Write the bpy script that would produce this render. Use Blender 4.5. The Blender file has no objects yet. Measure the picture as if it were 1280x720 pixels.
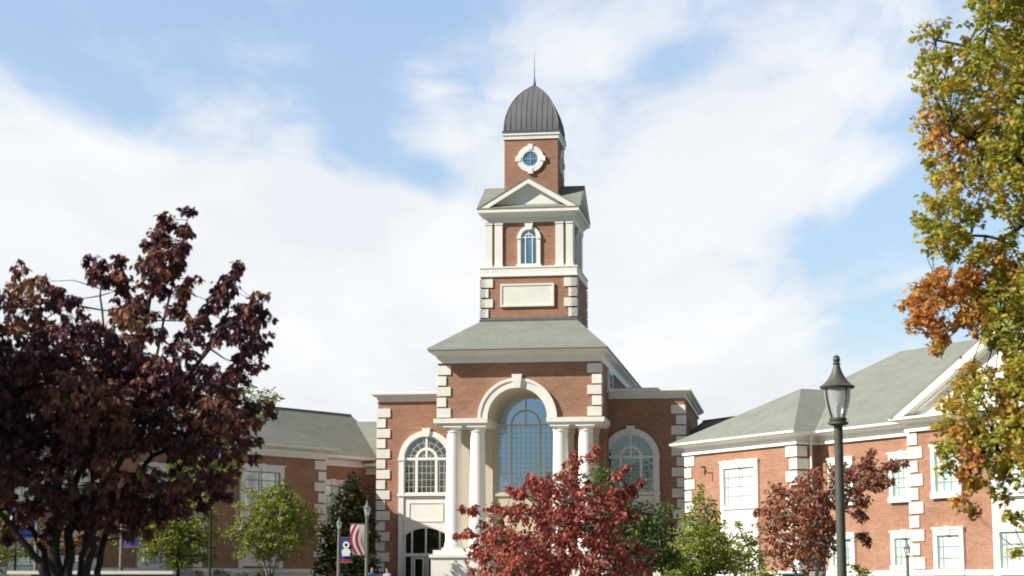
import bpy, bmesh, math, random
from mathutils import Vector, Matrix
import numpy as np

sc = bpy.context.scene
R = math.radians
# ------------------------------------------------------------------ camera
F_PX, HORIZON = 2400.0, 725.0
PITCH = math.atan((HORIZON - 360) / F_PX)
EYE = 1.6
cam_d = bpy.data.cameras.new('camera')
cam = bpy.data.objects.new('camera', cam_d)
sc.collection.objects.link(cam)
cam.location = (0, 0, EYE)
cam.rotation_euler = (math.pi / 2 + PITCH, 0, 0)
cam_d.sensor_width = 36.0
cam_d.lens = 36.0 * F_PX / 1280.0
cam_d.dof.use_dof = True
cam_d.dof.focus_distance = 110.0
cam_d.dof.aperture_fstop = 3.6
cam_d.clip_start = 0.1
cam_d.clip_end = 6000
sc.camera = cam
# ------------------------------------------------------------------ light
SUN_EL, SUN_AZ = 36.5, 70.0            # azimuth measured from straight behind the camera towards the left
S = Vector((-math.sin(R(SUN_AZ)) * math.cos(R(SUN_EL)), -math.cos(R(SUN_AZ)) * math.cos(R(SUN_EL)), math.sin(R(SUN_EL))))
sd = bpy.data.lights.new('sun', 'SUN')
sd.energy = 5.0
sd.angle = R(0.53)
sd.color = (1.0, 0.945, 0.855)
so = bpy.data.objects.new('sun', sd)
sc.collection.objects.link(so)
so.rotation_euler = S.to_track_quat('Z', 'Y').to_euler()
so.location = (-60, -20, 60)

sc.view_settings.view_transform = 'Standard'
sc.view_settings.look = 'None'
sc.view_settings.gamma = 1.0
sc.view_settings.use_curve_mapping = False
sc.view_settings.exposure = 0.60
sc.cycles.max_bounces = 6
sc.cycles.diffuse_bounces = 3
sc.cycles.transparent_max_bounces = 8
sc.cycles.filter_width = 1.8


def px_dir(px, py):
    x = (px - 640) / F_PX
    y = (360 - py) / F_PX
    return Vector((x, math.cos(PITCH) - y * math.sin(PITCH), math.sin(PITCH) + y * math.cos(PITCH)))


def at(px, py, Y):
    """point of the place at depth Y metres that the photograph shows at this pixel"""
    d = px_dir(px, py)
    return Vector((0, 0, EYE)) + d * (Y / d.y)


# ------------------------------------------------------------------ node helper
class NT:
    def __init__(s, tree):
        s.t = tree
        s.t.nodes.clear()

    def n(s, kind, ins=None, **props):
        nd = s.t.nodes.new(kind)
        for k, v in props.items():
            setattr(nd, k, v)
        for k, v in (ins or {}).items():
            sock = nd.inputs[k]
            if isinstance(v, bpy.types.NodeSocket):
                s.t.links.new(v, sock)
            else:
                sock.default_value = v
        return nd

    def math(s, op, a, b=0.0, c=0.0, clamp=False):
        nd = s.n('ShaderNodeMath', {0: a, 1: b, 2: c}, operation=op)
        nd.use_clamp = clamp
        return nd.outputs[0]

    def ramp(s, fac, stops):
        nd = s.n('ShaderNodeValToRGB', {0: fac})
        el = nd.color_ramp.elements
        while len(el) < len(stops):
            el.new(0.5)
        for e, (p, c) in zip(el, stops):
            e.position = p
            e.color = tuple(c) + (1,) if len(c) == 3 else c
        return nd.outputs[0]

    def mix(s, fac, a, b, mode='MIX'):
        nd = s.n('ShaderNodeMix', data_type='RGBA', blend_type=mode)
        for sock, v in ((nd.inputs[0], fac), (nd.inputs[6], a), (nd.inputs[7], b)):
            if isinstance(v, bpy.types.NodeSocket):
                s.t.links.new(v, sock)
            else:
                sock.default_value = v if not isinstance(v, tuple) or len(v) == 4 else tuple(v) + (1,)
        return nd.outputs[2]


def c4(c):
    return (c[0], c[1], c[2], 1.0)


# ------------------------------------------------------------------ world: Nishita sky and clouds
world = bpy.data.worlds.new('World')
sc.world = world
world.use_nodes = True
w = NT(world.node_tree)
sky = w.n('ShaderNodeTexSky', sky_type='NISHITA', sun_disc=False)
sky.sun_elevation = R(SUN_EL)
sky.sun_rotation = R(180 + SUN_AZ)
sky.altitude = 100
sky.air_density = 1.0
sky.dust_density = 0.6
sky.ozone_density = 1.6
tc = w.n('ShaderNodeTexCoord')
DIR = tc.outputs['Generated']
sep = w.n('ShaderNodeSeparateXYZ', {0: DIR})
dx, dy, dz = sep.outputs


def blob(px, py, rx, rz, rot=0.0):
    """soft elliptical weight round a fixed direction of the sky (sizes in photo pixels = radians * 2400)"""
    d0 = px_dir(px, py).normalized()
    a = w.math('MULTIPLY', w.math('SUBTRACT', dx, d0.x), F_PX)
    b = w.math('MULTIPLY', w.math('SUBTRACT', dz, d0.z), F_PX)
    c = w.math('MULTIPLY', w.math('SUBTRACT', dy, d0.y), F_PX)
    cs, sn = math.cos(R(rot)), math.sin(R(rot))
    u = w.math('ADD', w.math('MULTIPLY', a, cs / rx), w.math('MULTIPLY', b, sn / rx))
    v = w.math('ADD', w.math('MULTIPLY', a, -sn / rz), w.math('MULTIPLY', b, cs / rz))
    q = w.math('ADD', w.math('MULTIPLY', u, u), w.math('MULTIPLY', v, v))
    c2 = w.math('MULTIPLY', c, 1 / 800.0)
    q = w.math('ADD', q, w.math('MULTIPLY', c2, c2))
    return w.math('POWER', 2.718, w.math('MULTIPLY', q, -1.0))


# high cloud sheet projected on a plane overhead so streaks keep their perspective
den = w.math('ADD', w.math('MAXIMUM', dz, 0.0), 0.16)
pu = w.math('DIVIDE', dx, den)
pv = w.math('DIVIDE', dy, den)
pvec = w.n('ShaderNodeCombineXYZ', {0: pu, 1: w.math('MULTIPLY', pv, 0.5), 2: 0.0}).outputs[0]
warp = w.n('ShaderNodeTexNoise', {'Vector': pvec, 'Scale': 2.3, 'Detail': 4.0, 'Roughness': 0.55})
wv = w.n('ShaderNodeVectorMath', {0: warp.outputs['Color'], 1: (0.5, 0.5, 0.5)}, operation='SUBTRACT').outputs[0]
wv = w.n('ShaderNodeVectorMath', {0: wv, 'Scale': 0.55}, operation='SCALE').outputs[0]
pvec2 = w.n('ShaderNodeVectorMath', {0: pvec, 1: wv}, operation='ADD').outputs[0]
n1 = w.n('ShaderNodeTexNoise', {'Vector': pvec2, 'Scale': 2.6, 'Detail': 9.0, 'Roughness': 0.56}).outputs['Fac']
n2 = w.n('ShaderNodeTexNoise', {'Vector': pvec2, 'Scale': 9.0, 'Detail': 8.0, 'Roughness': 0.6}).outputs['Fac']
noise = w.math('ADD', w.math('MULTIPLY', w.math('SUBTRACT', n1, 0.5), 1.5), w.math('MULTIPLY', w.math('SUBTRACT', n2, 0.5), 1.1))
BL = [  # weight, px, py, rx, ry, rot (positive = more cloud)
    (0.75, 230, 330, 330, 120, 0), (0.50, 20, 240, 150, 80, -25), (0.60, 470, 330, 190, 75, -10), (0.55, 330, 450, 520, 130, 0), (0.35, 100, 260, 160, 70, -20), (0.55, 400, 262, 130, 40, -8), (0.3, 250, 240, 150, 30, 0),
    (0.10, 250, 150, 130, 40, -10), (0.30, 375, 180, 45, 34, 40), (0.10, 200, 50, 60, 25, 0), (-0.16, 200, 110, 200, 60, -8),
    (0.50, 830, 300, 170, 220, -20), (0.45, 900, 200, 200, 80, 20), (0.45, 740, 450, 220, 110, 0), (0.36, 1010, 70, 140, 50, 25), (0.25, 1080, 215, 80, 22, 20), (0.28, 1130, 350, 70, 10, 15),
    (0.34, 690, 60, 110, 50, 0), (0.35, 930, 450, 130, 70, 0), (0.22, 600, 170, 60, 50, 0), (0.2, 540, 110, 40, 22, -40),
    (-0.42, 445, 110, 50, 110, -5), (-0.62, 530, 222, 70, 28, -22), (-0.34, 230, 15, 260, 40, 0), (-0.30, 540, 25, 130, 45, 0),
    (-0.40, 835, 85, 70, 32, 15), (-0.50, 1080, 295, 110, 40, 20), (-0.5, 1095, 400, 90, 50, 10), (-0.3, 1180, 150, 100, 80, 0), (-0.25, 985, 165, 60, 18, 20), (-0.22, 940, 110, 90, 16, 28), (-0.2, 760, 200, 40, 60, -30), (0.2, 1100, 120, 110, 22, 22),
    (-0.30, 140, 120, 90, 30, -28), (-0.4, 1230, 300, 80, 160, 0), (-0.3, 0, 330, 30, 15, 0), (-0.2, 20, 40, 80, 50, 0),
]
field = w.math('MULTIPLY', noise, 0.85)
for wt, bx_, by_, rx_, rz_, ro_ in BL:
    field = w.math('ADD', field, w.math('MULTIPLY', blob(bx_, by_, rx_, rz_, ro_), wt))
cl = w.n('ShaderNodeMapRange', {'Value': field, 'From Min': -0.32, 'From Max': 0.55, 'To Min': 0.0, 'To Max': 1.0}, interpolation_type='SMOOTHSTEP').outputs[0]
cl = w.math('ADD', w.math('MULTIPLY', cl, 0.84), 0.14)
cl = w.math('MULTIPLY', cl, w.n('ShaderNodeMapRange', {'Value': dy, 'From Min': -0.2, 'From Max': 0.4}).outputs[0])
cl = w.math('MULTIPLY', cl, 0.96)
shade = w.n('ShaderNodeMapRange', {'Value': w.n('ShaderNodeTexNoise', {'Vector': pvec2, 'Scale': 3.1, 'Detail': 5.0}).outputs['Fac'],
                                   'From Min': 0.35, 'From Max': 0.65}).outputs[0]
ccol = w.mix(shade, (10.4, 10.7, 11.2), (12.2, 12.2, 12.2))
# thin bright haze lies over the half of the sky in front of the camera
veil = w.n('ShaderNodeMapRange', {'Value': dy, 'From Min': -0.1, 'From Max': 0.6, 'To Min': 1.0, 'To Max': 2.45}).outputs[0]
veil = w.math('MULTIPLY', veil, w.n('ShaderNodeMapRange', {'Value': dz, 'From Min': 0.04, 'From Max': 0.30, 'To Min': 0.66, 'To Max': 1.0}).outputs[0])
skyc = w.n('ShaderNodeVectorMath', {0: sky.outputs[0], 'Scale': veil}, operation='SCALE').outputs[0]
col = w.mix(cl, skyc, ccol)
bg = w.n('ShaderNodeBackground', {'Color': col, 'Strength': 0.055})
w.n('ShaderNodeOutputWorld', {'Surface': bg.outputs[0]})


# ------------------------------------------------------------------ materials
def new_mat(name):
    m = bpy.data.materials.new(name)
    m.use_nodes = True
    return m, NT(m.node_tree)


def finish(t, shader):
    t.n('ShaderNodeOutputMaterial', {'Surface': shader})


def plain(name, col, rough=0.6, var=0.12, scale=3.0, spec=0.3, bump=0.0, metallic=0.0, streak=False, island=0.0):
    m, t = new_mat(name)
    co = t.n('ShaderNodeTexCoord').outputs['Object']
    if streak:
        co = t.n('ShaderNodeMapping', {'Vector': co, 'Scale': (1, 1, 0.18)}).outputs[0]
    nz = t.n('ShaderNodeTexNoise', {'Vector': co, 'Scale': scale, 'Detail': 6.0, 'Roughness': 0.6}).outputs['Fac']
    nz2 = t.n('ShaderNodeTexNoise', {'Vector': co, 'Scale': scale * 7, 'Detail': 4.0}).outputs['Fac']
    f = t.math('ADD', t.math('MULTIPLY', nz, 0.7), t.math('MULTIPLY', nz2, 0.3))
    lo = tuple(c * (1 - var) for c in col)
    hi = tuple(min(1, c * (1 + var)) for c in col)
    colr = t.ramp(f, [(0.3, lo), (0.7, hi)])
    if island:
        ri = t.n('ShaderNodeNewGeometry').outputs['Random Per Island']
        colr = t.mix(1.0, colr, t.ramp(ri, [(0.0, (1 - island * 1.1, 1 - island * 1.2, 1 - island * 1.4)), (1.0, (1, 1, 1))]), 'MULTIPLY')
    b = t.n('ShaderNodeBsdfPrincipled', {'Base Color': colr, 'Roughness': rough, 'Specular IOR Level': spec, 'Metallic': metallic})
    if bump:
        bp = t.n('ShaderNodeBump', {'Height': nz2, 'Strength': bump, 'Distance': 0.02})
        t.t.links.new(bp.outputs[0], b.inputs['Normal'])
    finish(t, b.outputs[0])
    return m


def brick_mat(name, base, dark, mortar):
    m, t = new_mat(name)
    co = t.n('ShaderNodeTexCoord').outputs['Object']
    s = t.n('ShaderNodeSeparateXYZ', {0: co})
    u = t.math('ADD', s.outputs[0], s.outputs[1])
    v = t.n('ShaderNodeCombineXYZ', {0: u, 1: s.outputs[2], 2: 0.0}).outputs[0]
    br = t.n('ShaderNodeTexBrick', {'Vector': v, 'Color1': c4(base), 'Color2': c4(dark), 'Mortar': c4(mortar), 'Scale': 1.0,
                                    'Mortar Size': 0.008, 'Mortar Smooth': 0.3, 'Bias': -0.1, 'Brick Width': 0.215, 'Row Height': 0.075})
    # courses of slightly different firing: long low patches
    st = t.n('ShaderNodeMapping', {'Vector': v, 'Scale': (0.5, 2.6, 1)}).outputs[0]
    pz = t.n('ShaderNodeTexNoise', {'Vector': st, 'Scale': 1.6, 'Detail': 7.0, 'Roughness': 0.68}).outputs['Fac']
    mul = t.ramp(pz, [(0.28, (0.86, 0.83, 0.81)), (0.72, (1.10, 1.09, 1.07))])
    pz2 = t.n('ShaderNodeTexNoise', {'Vector': v, 'Scale': 0.5, 'Detail': 3.0}).outputs['Fac']
    mul2 = t.ramp(pz2, [(0.3, (0.88, 0.87, 0.86)), (0.7, (1.1, 1.1, 1.1))])
    colr = t.mix(1.0, t.mix(1.0, br.outputs['Color'], mul, 'MULTIPLY'), mul2, 'MULTIPLY')
    bp = t.n('ShaderNodeBump', {'Height': br.outputs['Fac'], 'Strength': 0.25, 'Distance': 0.01, })
    bp.invert = True
    b = t.n('ShaderNodeBsdfPrincipled', {'Base Color': colr, 'Roughness': 0.9, 'Specular IOR Level': 0.15, 'Normal': bp.outputs[0]})
    finish(t, b.outputs[0])
    return m


def shingle_mat(name, col):
    m, t = new_mat(name)
    co = t.n('ShaderNodeTexCoord').outputs['Object']
    s = t.n('ShaderNodeSeparateXYZ', {0: co})
    u = t.math('ADD', s.outputs[0], s.outputs[1])
    v = t.n('ShaderNodeCombineXYZ', {0: u, 1: t.math('MULTIPLY', s.outputs[2], 2.0), 2: 0.0}).outputs[0]
    br = t.n('ShaderNodeTexBrick', {'Vector': v, 'Color1': c4([c * 1.05 for c in col]), 'Color2': c4([c * 0.93 for c in col]),
                                    'Mortar': c4([c * 0.8 for c in col]), 'Scale': 1.0, 'Mortar Size': 0.012, 'Brick Width': 0.33, 'Row Height': 0.17})
    pz = t.n('ShaderNodeTexNoise', {'Vector': co, 'Scale': 0.7, 'Detail': 6.0, 'Roughness': 0.65}).outputs['Fac']
    mul = t.ramp(pz, [(0.3, (0.88, 0.88, 0.87)), (0.7, (1.1, 1.1, 1.1))])
    b = t.n('ShaderNodeBsdfPrincipled', {'Base Color': t.mix(1.0, br.outputs['Color'], mul, 'MULTIPLY'), 'Roughness': 0.85, 'Specular IOR Level': 0.25})
    finish(t, b.outputs[0])
    return m


def pane_mat(name, inner, refl, fac, wav=0.015):
    """glazing: a mirror-like skin over what is behind the glass"""
    m, t = new_mat(name)
    co = t.n('ShaderNodeTexCoord').outputs['Object']
    nz = t.n('ShaderNodeTexNoise', {'Vector': co, 'Scale': 1.3, 'Detail': 2.0}).outputs['Fac']
    bp = t.n('ShaderNodeBump', {'Height': nz, 'Strength': wav * 10, 'Distance': 0.05})
    nz2 = t.n('ShaderNodeTexNoise', {'Vector': co, 'Scale': 0.9, 'Detail': 4.0}).outputs['Fac']
    ic = t.ramp(nz2, [(0.35, [c * 0.7 for c in inner]), (0.65, [min(1, c * 1.25) for c in inner])])
    d = t.n('ShaderNodeBsdfDiffuse', {'Color': ic})
    g = t.n('ShaderNodeBsdfGlossy', {'Color': c4(refl), 'Roughness': 0.03, 'Normal': bp.outputs[0]})
    mx = t.n('ShaderNodeMixShader', {0: fac, 1: d.outputs[0], 2: g.outputs[0]})
    finish(t, mx.outputs[0])
    return m


def leaf_mat(name, stops, scale=1.2, transl=0.3, mixn=0.55, rough=0.55, spec=0.25):
    """foliage: hue follows a per-leaf value and the branch the leaf sits on"""
    m, t = new_mat(name)
    co = t.n('ShaderNodeTexCoord').outputs['Object']
    nz = t.n('ShaderNodeTexNoise', {'Vector': co, 'Scale': scale, 'Detail': 2.0}).outputs['Fac']
    nz = t.n('ShaderNodeMapRange', {'Value': nz, 'From Min': 0.3, 'From Max': 0.7}).outputs[0]
    at_ = t.n('ShaderNodeAttribute', attribute_name='tint').outputs['Fac']
    f = t.math('ADD', t.math('MULTIPLY', nz, mixn), t.math('MULTIPLY', at_, 1 - mixn))
    colr = t.ramp(f, stops)
    b = t.n('ShaderNodeBsdfPrincipled', {'Base Color': colr, 'Roughness': rough, 'Specular IOR Level': spec})
    tr = t.n('ShaderNodeBsdfTranslucent', {'Color': colr})
    mx = t.n('ShaderNodeMixShader', {0: transl, 1: b.outputs[0], 2: tr.outputs[0]})
    finish(t, mx.outputs[0])
    return m


M = {}
M['brick'] = brick_mat('red_brick', (0.360, 0.178, 0.108), (0.268, 0.122, 0.077), (0.39, 0.31, 0.24))
M['white'] = plain('white_trim', (0.80, 0.785, 0.735), 0.55, 0.08, 0.9, streak=True, island=0.05)
M['stone'] = plain('cast_stone', (0.77, 0.75, 0.685), 0.75, 0.09, 1.5, island=0.10)
M['roof'] = shingle_mat('grey_shingles', (0.215, 0.226, 0.192))
M['membrane'] = plain('roof_membrane', (0.34, 0.36, 0.33), 0.8, 0.1, 0.5)
M['flash'] = plain('lead_flashing', (0.10, 0.105, 0.105), 0.5, 0.15, 2)
M['metal'] = plain('dome_metal', (0.17, 0.165, 0.165), 0.42, 0.22, 1.4, spec=0.5, metallic=0.3, streak=True)
M['glass_big'] = pane_mat('great_window_glass', (0.05, 0.09, 0.16), (0.54, 0.72, 0.95), 0.88)
M['glass_dark'] = pane_mat('dark_glass', (0.030, 0.022, 0.016), (0.54, 0.68, 0.78), 0.46)
M['glass_blue'] = pane_mat('tower_glass', (0.10, 0.22, 0.28), (0.5, 0.68, 0.78), 0.5)
M['glass_green'] = pane_mat('door_glass', (0.018, 0.030, 0.014), (0.35, 0.42, 0.36), 0.22)
M['blind'] = pane_mat('blinds_behind_glass', (0.60, 0.74, 0.66), (0.8, 0.9, 0.85), 0.12)
M['blind_white'] = pane_mat('white_blinds_behind_glass', (0.74, 0.80, 0.76), (0.8, 0.9, 0.85), 0.1)
M['muntin_dark'] = plain('grey_green_sash', (0.26, 0.33, 0.31), 0.5, 0.05)
M['muntin_blue'] = plain('grey_blue_sash', (0.30, 0.40, 0.52), 0.5, 0.05)
M['tan'] = plain('tan_stone', (0.56, 0.49, 0.37), 0.75, 0.06, 1.2)
M['lamp'] = plain('lamp_paint', (0.078, 0.078, 0.062), 0.5, 0.25, 9, spec=0.45)
M['lamp_far'] = plain('weathered_lamp_paint', (0.16, 0.16, 0.14), 0.55, 0.2, 6)
M['black'] = plain('black_metal', (0.02, 0.02, 0.02), 0.5, 0.2)
M['bark'] = plain('grey_bark', (0.11, 0.09, 0.07), 0.9, 0.35, 5, bump=0.6, streak=True)
M['bark_dark'] = plain('dark_bark', (0.035, 0.028, 0.024), 0.9, 0.35, 6, bump=0.6, streak=True)
M['bark_pale'] = plain('pale_bark', (0.34, 0.32, 0.27), 0.9, 0.3, 5, bump=0.4, streak=True)
M['grass'] = plain('lawn', (0.075, 0.095, 0.042), 0.95, 0.35, 0.8)
M['path'] = plain('concrete_path', (0.33, 0.31, 0.28), 0.9, 0.12, 1.0)

mg, t = new_mat('frosted_lantern_glass')
d = t.n('ShaderNodeBsdfTransparent', {'Color': (0.93, 0.95, 0.97, 1)})
e = t.n('ShaderNodeBsdfDiffuse', {'Color': (0.75, 0.77, 0.8, 1)})
g = t.n('ShaderNodeBsdfGlossy', {'Color': (0.95, 0.95, 0.95, 1), 'Roughness': 0.08})
a = t.n('ShaderNodeMixShader', {0: 0.38, 1: d.outputs[0], 2: e.outputs[0]})
b = t.n('ShaderNodeMixShader', {0: 0.12, 1: a.outputs[0], 2: g.outputs[0]})
finish(t, b.outputs[0])
M['lantern_glass'] = mg


# ------------------------------------------------------------------ object helpers
def link(o):
    sc.collection.objects.link(o)
    return o


def tag(o, label=None, cat=None, group=None, kind=None):
    if label: o['label'] = label
    if cat: o['category'] = cat
    if group: o['group'] = group
    if kind: o['kind'] = kind
    return o


def empty(name, loc=(0, 0, 0), rz=0.0):
    o = bpy.data.objects.new(name, None)
    o.location = loc
    o.rotation_euler = (0, 0, rz)
    o.empty_display_size = 0.3
    return link(o)


class MB:
    def __init__(s, mat=None):
        s.v, s.f = [], []
        s.M = mat or Matrix()

    def add(s, vs, fs):
        o = len(s.v)
        s.v += [tuple(s.M @ Vector(p)) for p in vs]
        s.f += [tuple(i + o for i in f) for f in fs]
        return s

    def box(s, x0, x1, y0, y1, z0, z1):
        v = [(x, y, z) for z in (z0, z1) for y in (y0, y1) for x in (x0, x1)]
        return s.add(v, [(0, 2, 3, 1), (4, 5, 7, 6), (0, 1, 5, 4), (2, 6, 7, 3), (0, 4, 6, 2), (1, 3, 7, 5)])

    def prism(s, poly, y0, y1):
        """polygon in x,z extruded along y"""
        n = len(poly)
        v = [(p[0], y0, p[1]) for p in poly] + [(p[0], y1, p[1]) for p in poly]
        return s.add(v, [tuple(range(n)), tuple(range(2 * n - 1, n - 1, -1))] + [(i, i + n, (i + 1) % n + n, (i + 1) % n) for i in range(n)])

    def band(s, outer, inner, y0, y1, closed=False):
        """strip between two point lists in x,z, extruded along y"""
        n = len(outer)
        v = [(p[0], y0, p[1]) for p in outer] + [(p[0], y0, p[1]) for p in inner] + [(p[0], y1, p[1]) for p in outer] + [(p[0], y1, p[1]) for p in inner]
        fs = []
        for i in range(n if closed else n - 1):
            j = (i + 1) % n
            fs += [(i, j, n + j, n + i), (2 * n + i, 3 * n + i, 3 * n + j, 2 * n + j), (i, 2 * n + i, 2 * n + j, j), (n + i, n + j, 3 * n + j, 3 * n + i)]
        if not closed:
            fs += [(0, n, 3 * n, 2 * n), (n - 1, 3 * n - 1, 4 * n - 1, 2 * n - 1)]
        return s.add(v, fs)

    def ring(s, x0, x1, y0, y1, prof):
        """cornice: profile of (out_x, out_y, z) swept round a rectangle"""
        v, fs, n = [], [], len(prof)
        for ox, oy, z in prof:
            v += [(x0 - ox, y0 - oy, z), (x1 + ox, y0 - oy, z), (x1 + ox, y1 + oy, z), (x0 - ox, y1 + oy, z)]
        for i in range(n - 1):
            for k in range(4):
                fs.append((4 * i + k, 4 * i + (k + 1) % 4, 4 * i + 4 + (k + 1) % 4, 4 * i + 4 + k))
        fs += [(0, 3, 2, 1), (4 * n - 4, 4 * n - 3, 4 * n - 2, 4 * n - 1)]
        return s.add(v, fs)

    def lathe(s, x, y, prof, n=24, a0=0.0):
        v, fs = [], []
        for r, z in prof:
            v += [(x + r * math.cos(a0 + 2 * math.pi * k / n), y + r * math.sin(a0 + 2 * math.pi * k / n), z) for k in range(n)]
        for i in range(len(prof) - 1):
            fs += [(i * n + k, i * n + (k + 1) % n, (i + 1) * n + (k + 1) % n, (i + 1) * n + k) for k in range(n)]
        fs += [tuple(range(n - 1, -1, -1)), tuple(range((len(prof) - 1) * n, len(prof) * n))]
        return s.add(v, fs)

    def tube(s, pts, rad, n=7):
        pts = [Vector(p) for p in pts]
        v, fs = [], []
        up = Vector((0.31, 0.2, 0.93))
        for i, p in enumerate(pts):
            tg = (pts[min(i + 1, len(pts) - 1)] - pts[max(i - 1, 0)]).normalized()
            a = tg.cross(up)
            if a.length < 1e-3: a = tg.cross(Vector((1, 0, 0)))
            a.normalize()
            b = tg.cross(a)
            v += [tuple(p + (a * math.cos(2 * math.pi * k / n) + b * math.sin(2 * math.pi * k / n)) * rad[i]) for k in range(n)]
        for i in range(len(pts) - 1):
            fs += [(i * n + k, i * n + (k + 1) % n, (i + 1) * n + (k + 1) % n, (i + 1) * n + k) for k in range(n)]
        fs += [tuple(range(n - 1, -1, -1)), tuple(range((len(pts) - 1) * n, len(pts) * n))]
        return s.add(v, fs)

    def build(s, name, mat, parent=None, smooth=False, normals=True):
        me = bpy.data.meshes.new(name)
        me.from_pydata(s.v, [], s.f)
        if normals:
            bm = bmesh.new()
            bm.from_mesh(me)
            bmesh.ops.recalc_face_normals(bm, faces=bm.faces)
            bm.to_mesh(me)
            bm.free()
        if smooth:
            me.polygons.foreach_set('use_smooth', [True] * len(me.polygons))
            try: me.set_sharp_from_angle(angle=R(40))
            except Exception: pass
        me.materials.append(mat)
        o = link(bpy.data.objects.new(name, me))
        if parent: o.parent = parent
        return o


def arc(cx, cz, r, a0, a1, n=24):
    return [(cx + r * math.cos(R(a0 + (a1 - a0) * i / n)), cz + r * math.sin(R(a0 + (a1 - a0) * i / n))) for i in range(n + 1)]


def side_matrix(cx, cy):
    """local +x face of a square tower centred at (cx, cy): builder's -y front turned to +x"""
    return Matrix.Translation((cx, cy, 0)) @ Matrix.Rotation(math.pi / 2, 4, 'Z') @ Matrix.Translation((-cx, -cy, 0))


# ------------------------------------------------------------------ windows
def arched_window(parent, cx, y, z0, zs, half, sur, glass, muntin, mull, arc_r=None, grid=0.0, gridw=0.035, key=True, mat=None, depth=0.16, legs_to=None,
                  surmat=None, framemat=None, name='arched_window', radial=True, mw=0.05, gridz=None):
    """surround (the part), with keystone, frame, glazing bars and pane below it; front faces -y at plane y"""
    Mx = mat or Matrix()
    surmat = surmat or M['white']
    framemat = framemat or M['white']
    zb = z0 if legs_to is None else legs_to
    outer = [(cx + half + sur, zb)] + arc(cx, zs, half + sur, 0, 180, 32) + [(cx - half - sur, zb)]
    inner = [(cx + half, zb)] + arc(cx, zs, half, 0, 180, 32) + [(cx - half, zb)]
    sb = MB(Mx).band(outer, inner, y - depth, y + 0.02)
    sb.box(cx - half - sur - 0.06, cx + half + sur + 0.06, y - depth - 0.06, y, z0 - 0.16, z0 - 0.001)           # sill
    for sg in (-1, 1):                                                                                            # imposts
        sb.box(cx + sg * (half + sur * 0.5) - sur * 0.62, cx + sg * (half + sur * 0.5) + sur * 0.62, y - depth - 0.05, y, zs - 0.1, zs + 0.1)
    win = sb.build(name, surmat, parent)
    if key:
        zt = zs + half + sur
        MB(Mx).prism([(cx - 0.17, zs + half - 0.04), (cx + 0.17, zs + half - 0.04), (cx + 0.27, zt + 0.16), (cx - 0.27, zt + 0.16)], y - depth - 0.1, y).build('keystone', surmat, win)
    fb = MB(Mx)
    fw = min(0.07, half * 0.09)
    fo = [(cx + half, z0)] + arc(cx, zs, half, 0, 180, 32) + [(cx - half, z0)]
    fi = [(cx + half - fw, z0)] + arc(cx, zs, half - fw, 0, 180, 32) + [(cx - half + fw, z0)]
    fb.band(fo, fi, y - 0.09, y)
    fb.box(cx - half + fw, cx + half - fw, y - 0.088, y, z0, z0 + fw)
    fb.box(cx - half + fw, cx + half - fw, y - 0.085, y, zs - mw, zs + mw)
    for m_ in mull:
        fb.box(cx + m_ - mw, cx + m_ + mw, y - 0.08, y, z0 + fw, zs - mw)
    if arc_r:
        fb.band(arc(cx, zs, arc_r + mw, 0, 180, 20), arc(cx, zs, arc_r - mw, 0, 180, 20), y - 0.082, y)
        fb.box(cx - mw * 0.8, cx + mw * 0.8, y - 0.078, y, zs + mw, zs + half - fw)
    fb.build('frame', framemat, win)
    if grid:
        gb = MB(Mx)
        k = int(half / grid)
        for i in range(-k, k + 1):
            x = i * grid
            if all(abs(x - m_) > 0.1 for m_ in mull):
                gb.box(cx + x - gridw / 2, cx + x + gridw / 2, y - 0.04, y, z0 + fw, zs - mw)
        gz_ = gridz or grid
        z = z0 + gz_
        while z < zs - 0.15:
            gb.box(cx - half + fw, cx + half - fw, y - 0.036, y, z - gridw / 2, z + gridw / 2)
            z += gz_
        if arc_r and radial:
            for a_ in range(12, 180, 22):
                ca, sa = math.cos(R(a_)), math.sin(R(a_))
                r0, r1 = arc_r * 0.35, half - fw
                px_, pz_ = -sa * gridw / 2, ca * gridw / 2
                gb.prism([(cx + r0 * ca + px_, zs + r0 * sa + pz_), (cx + r0 * ca - px_, zs + r0 * sa - pz_),
                          (cx + r1 * ca - px_, zs + r1 * sa - pz_), (cx + r1 * ca + px_, zs + r1 * sa + pz_)], y - 0.034, y)
            rm = (arc_r + half) / 2
            gb.band(arc(cx, zs, rm + gridw / 2, 3, 177, 24), arc(cx, zs, rm - gridw / 2, 3, 177, 24), y - 0.038, y)
            gb.band(arc(cx, zs, arc_r * 0.4 + gridw / 2, 5, 175, 16), arc(cx, zs, arc_r * 0.4 - gridw / 2, 5, 175, 16), y - 0.037, y)
        gb.build('glazing_bars', muntin, win)
    pane = [(cx - half, z0)] + [(p[0], p[1]) for p in reversed(arc(cx, zs, half, 0, 180, 32))] + [(cx + half, z0)]
    MB(Mx).prism(pane, y - 0.022, y - 0.004).build('pane', glass, win)
    return win


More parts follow.
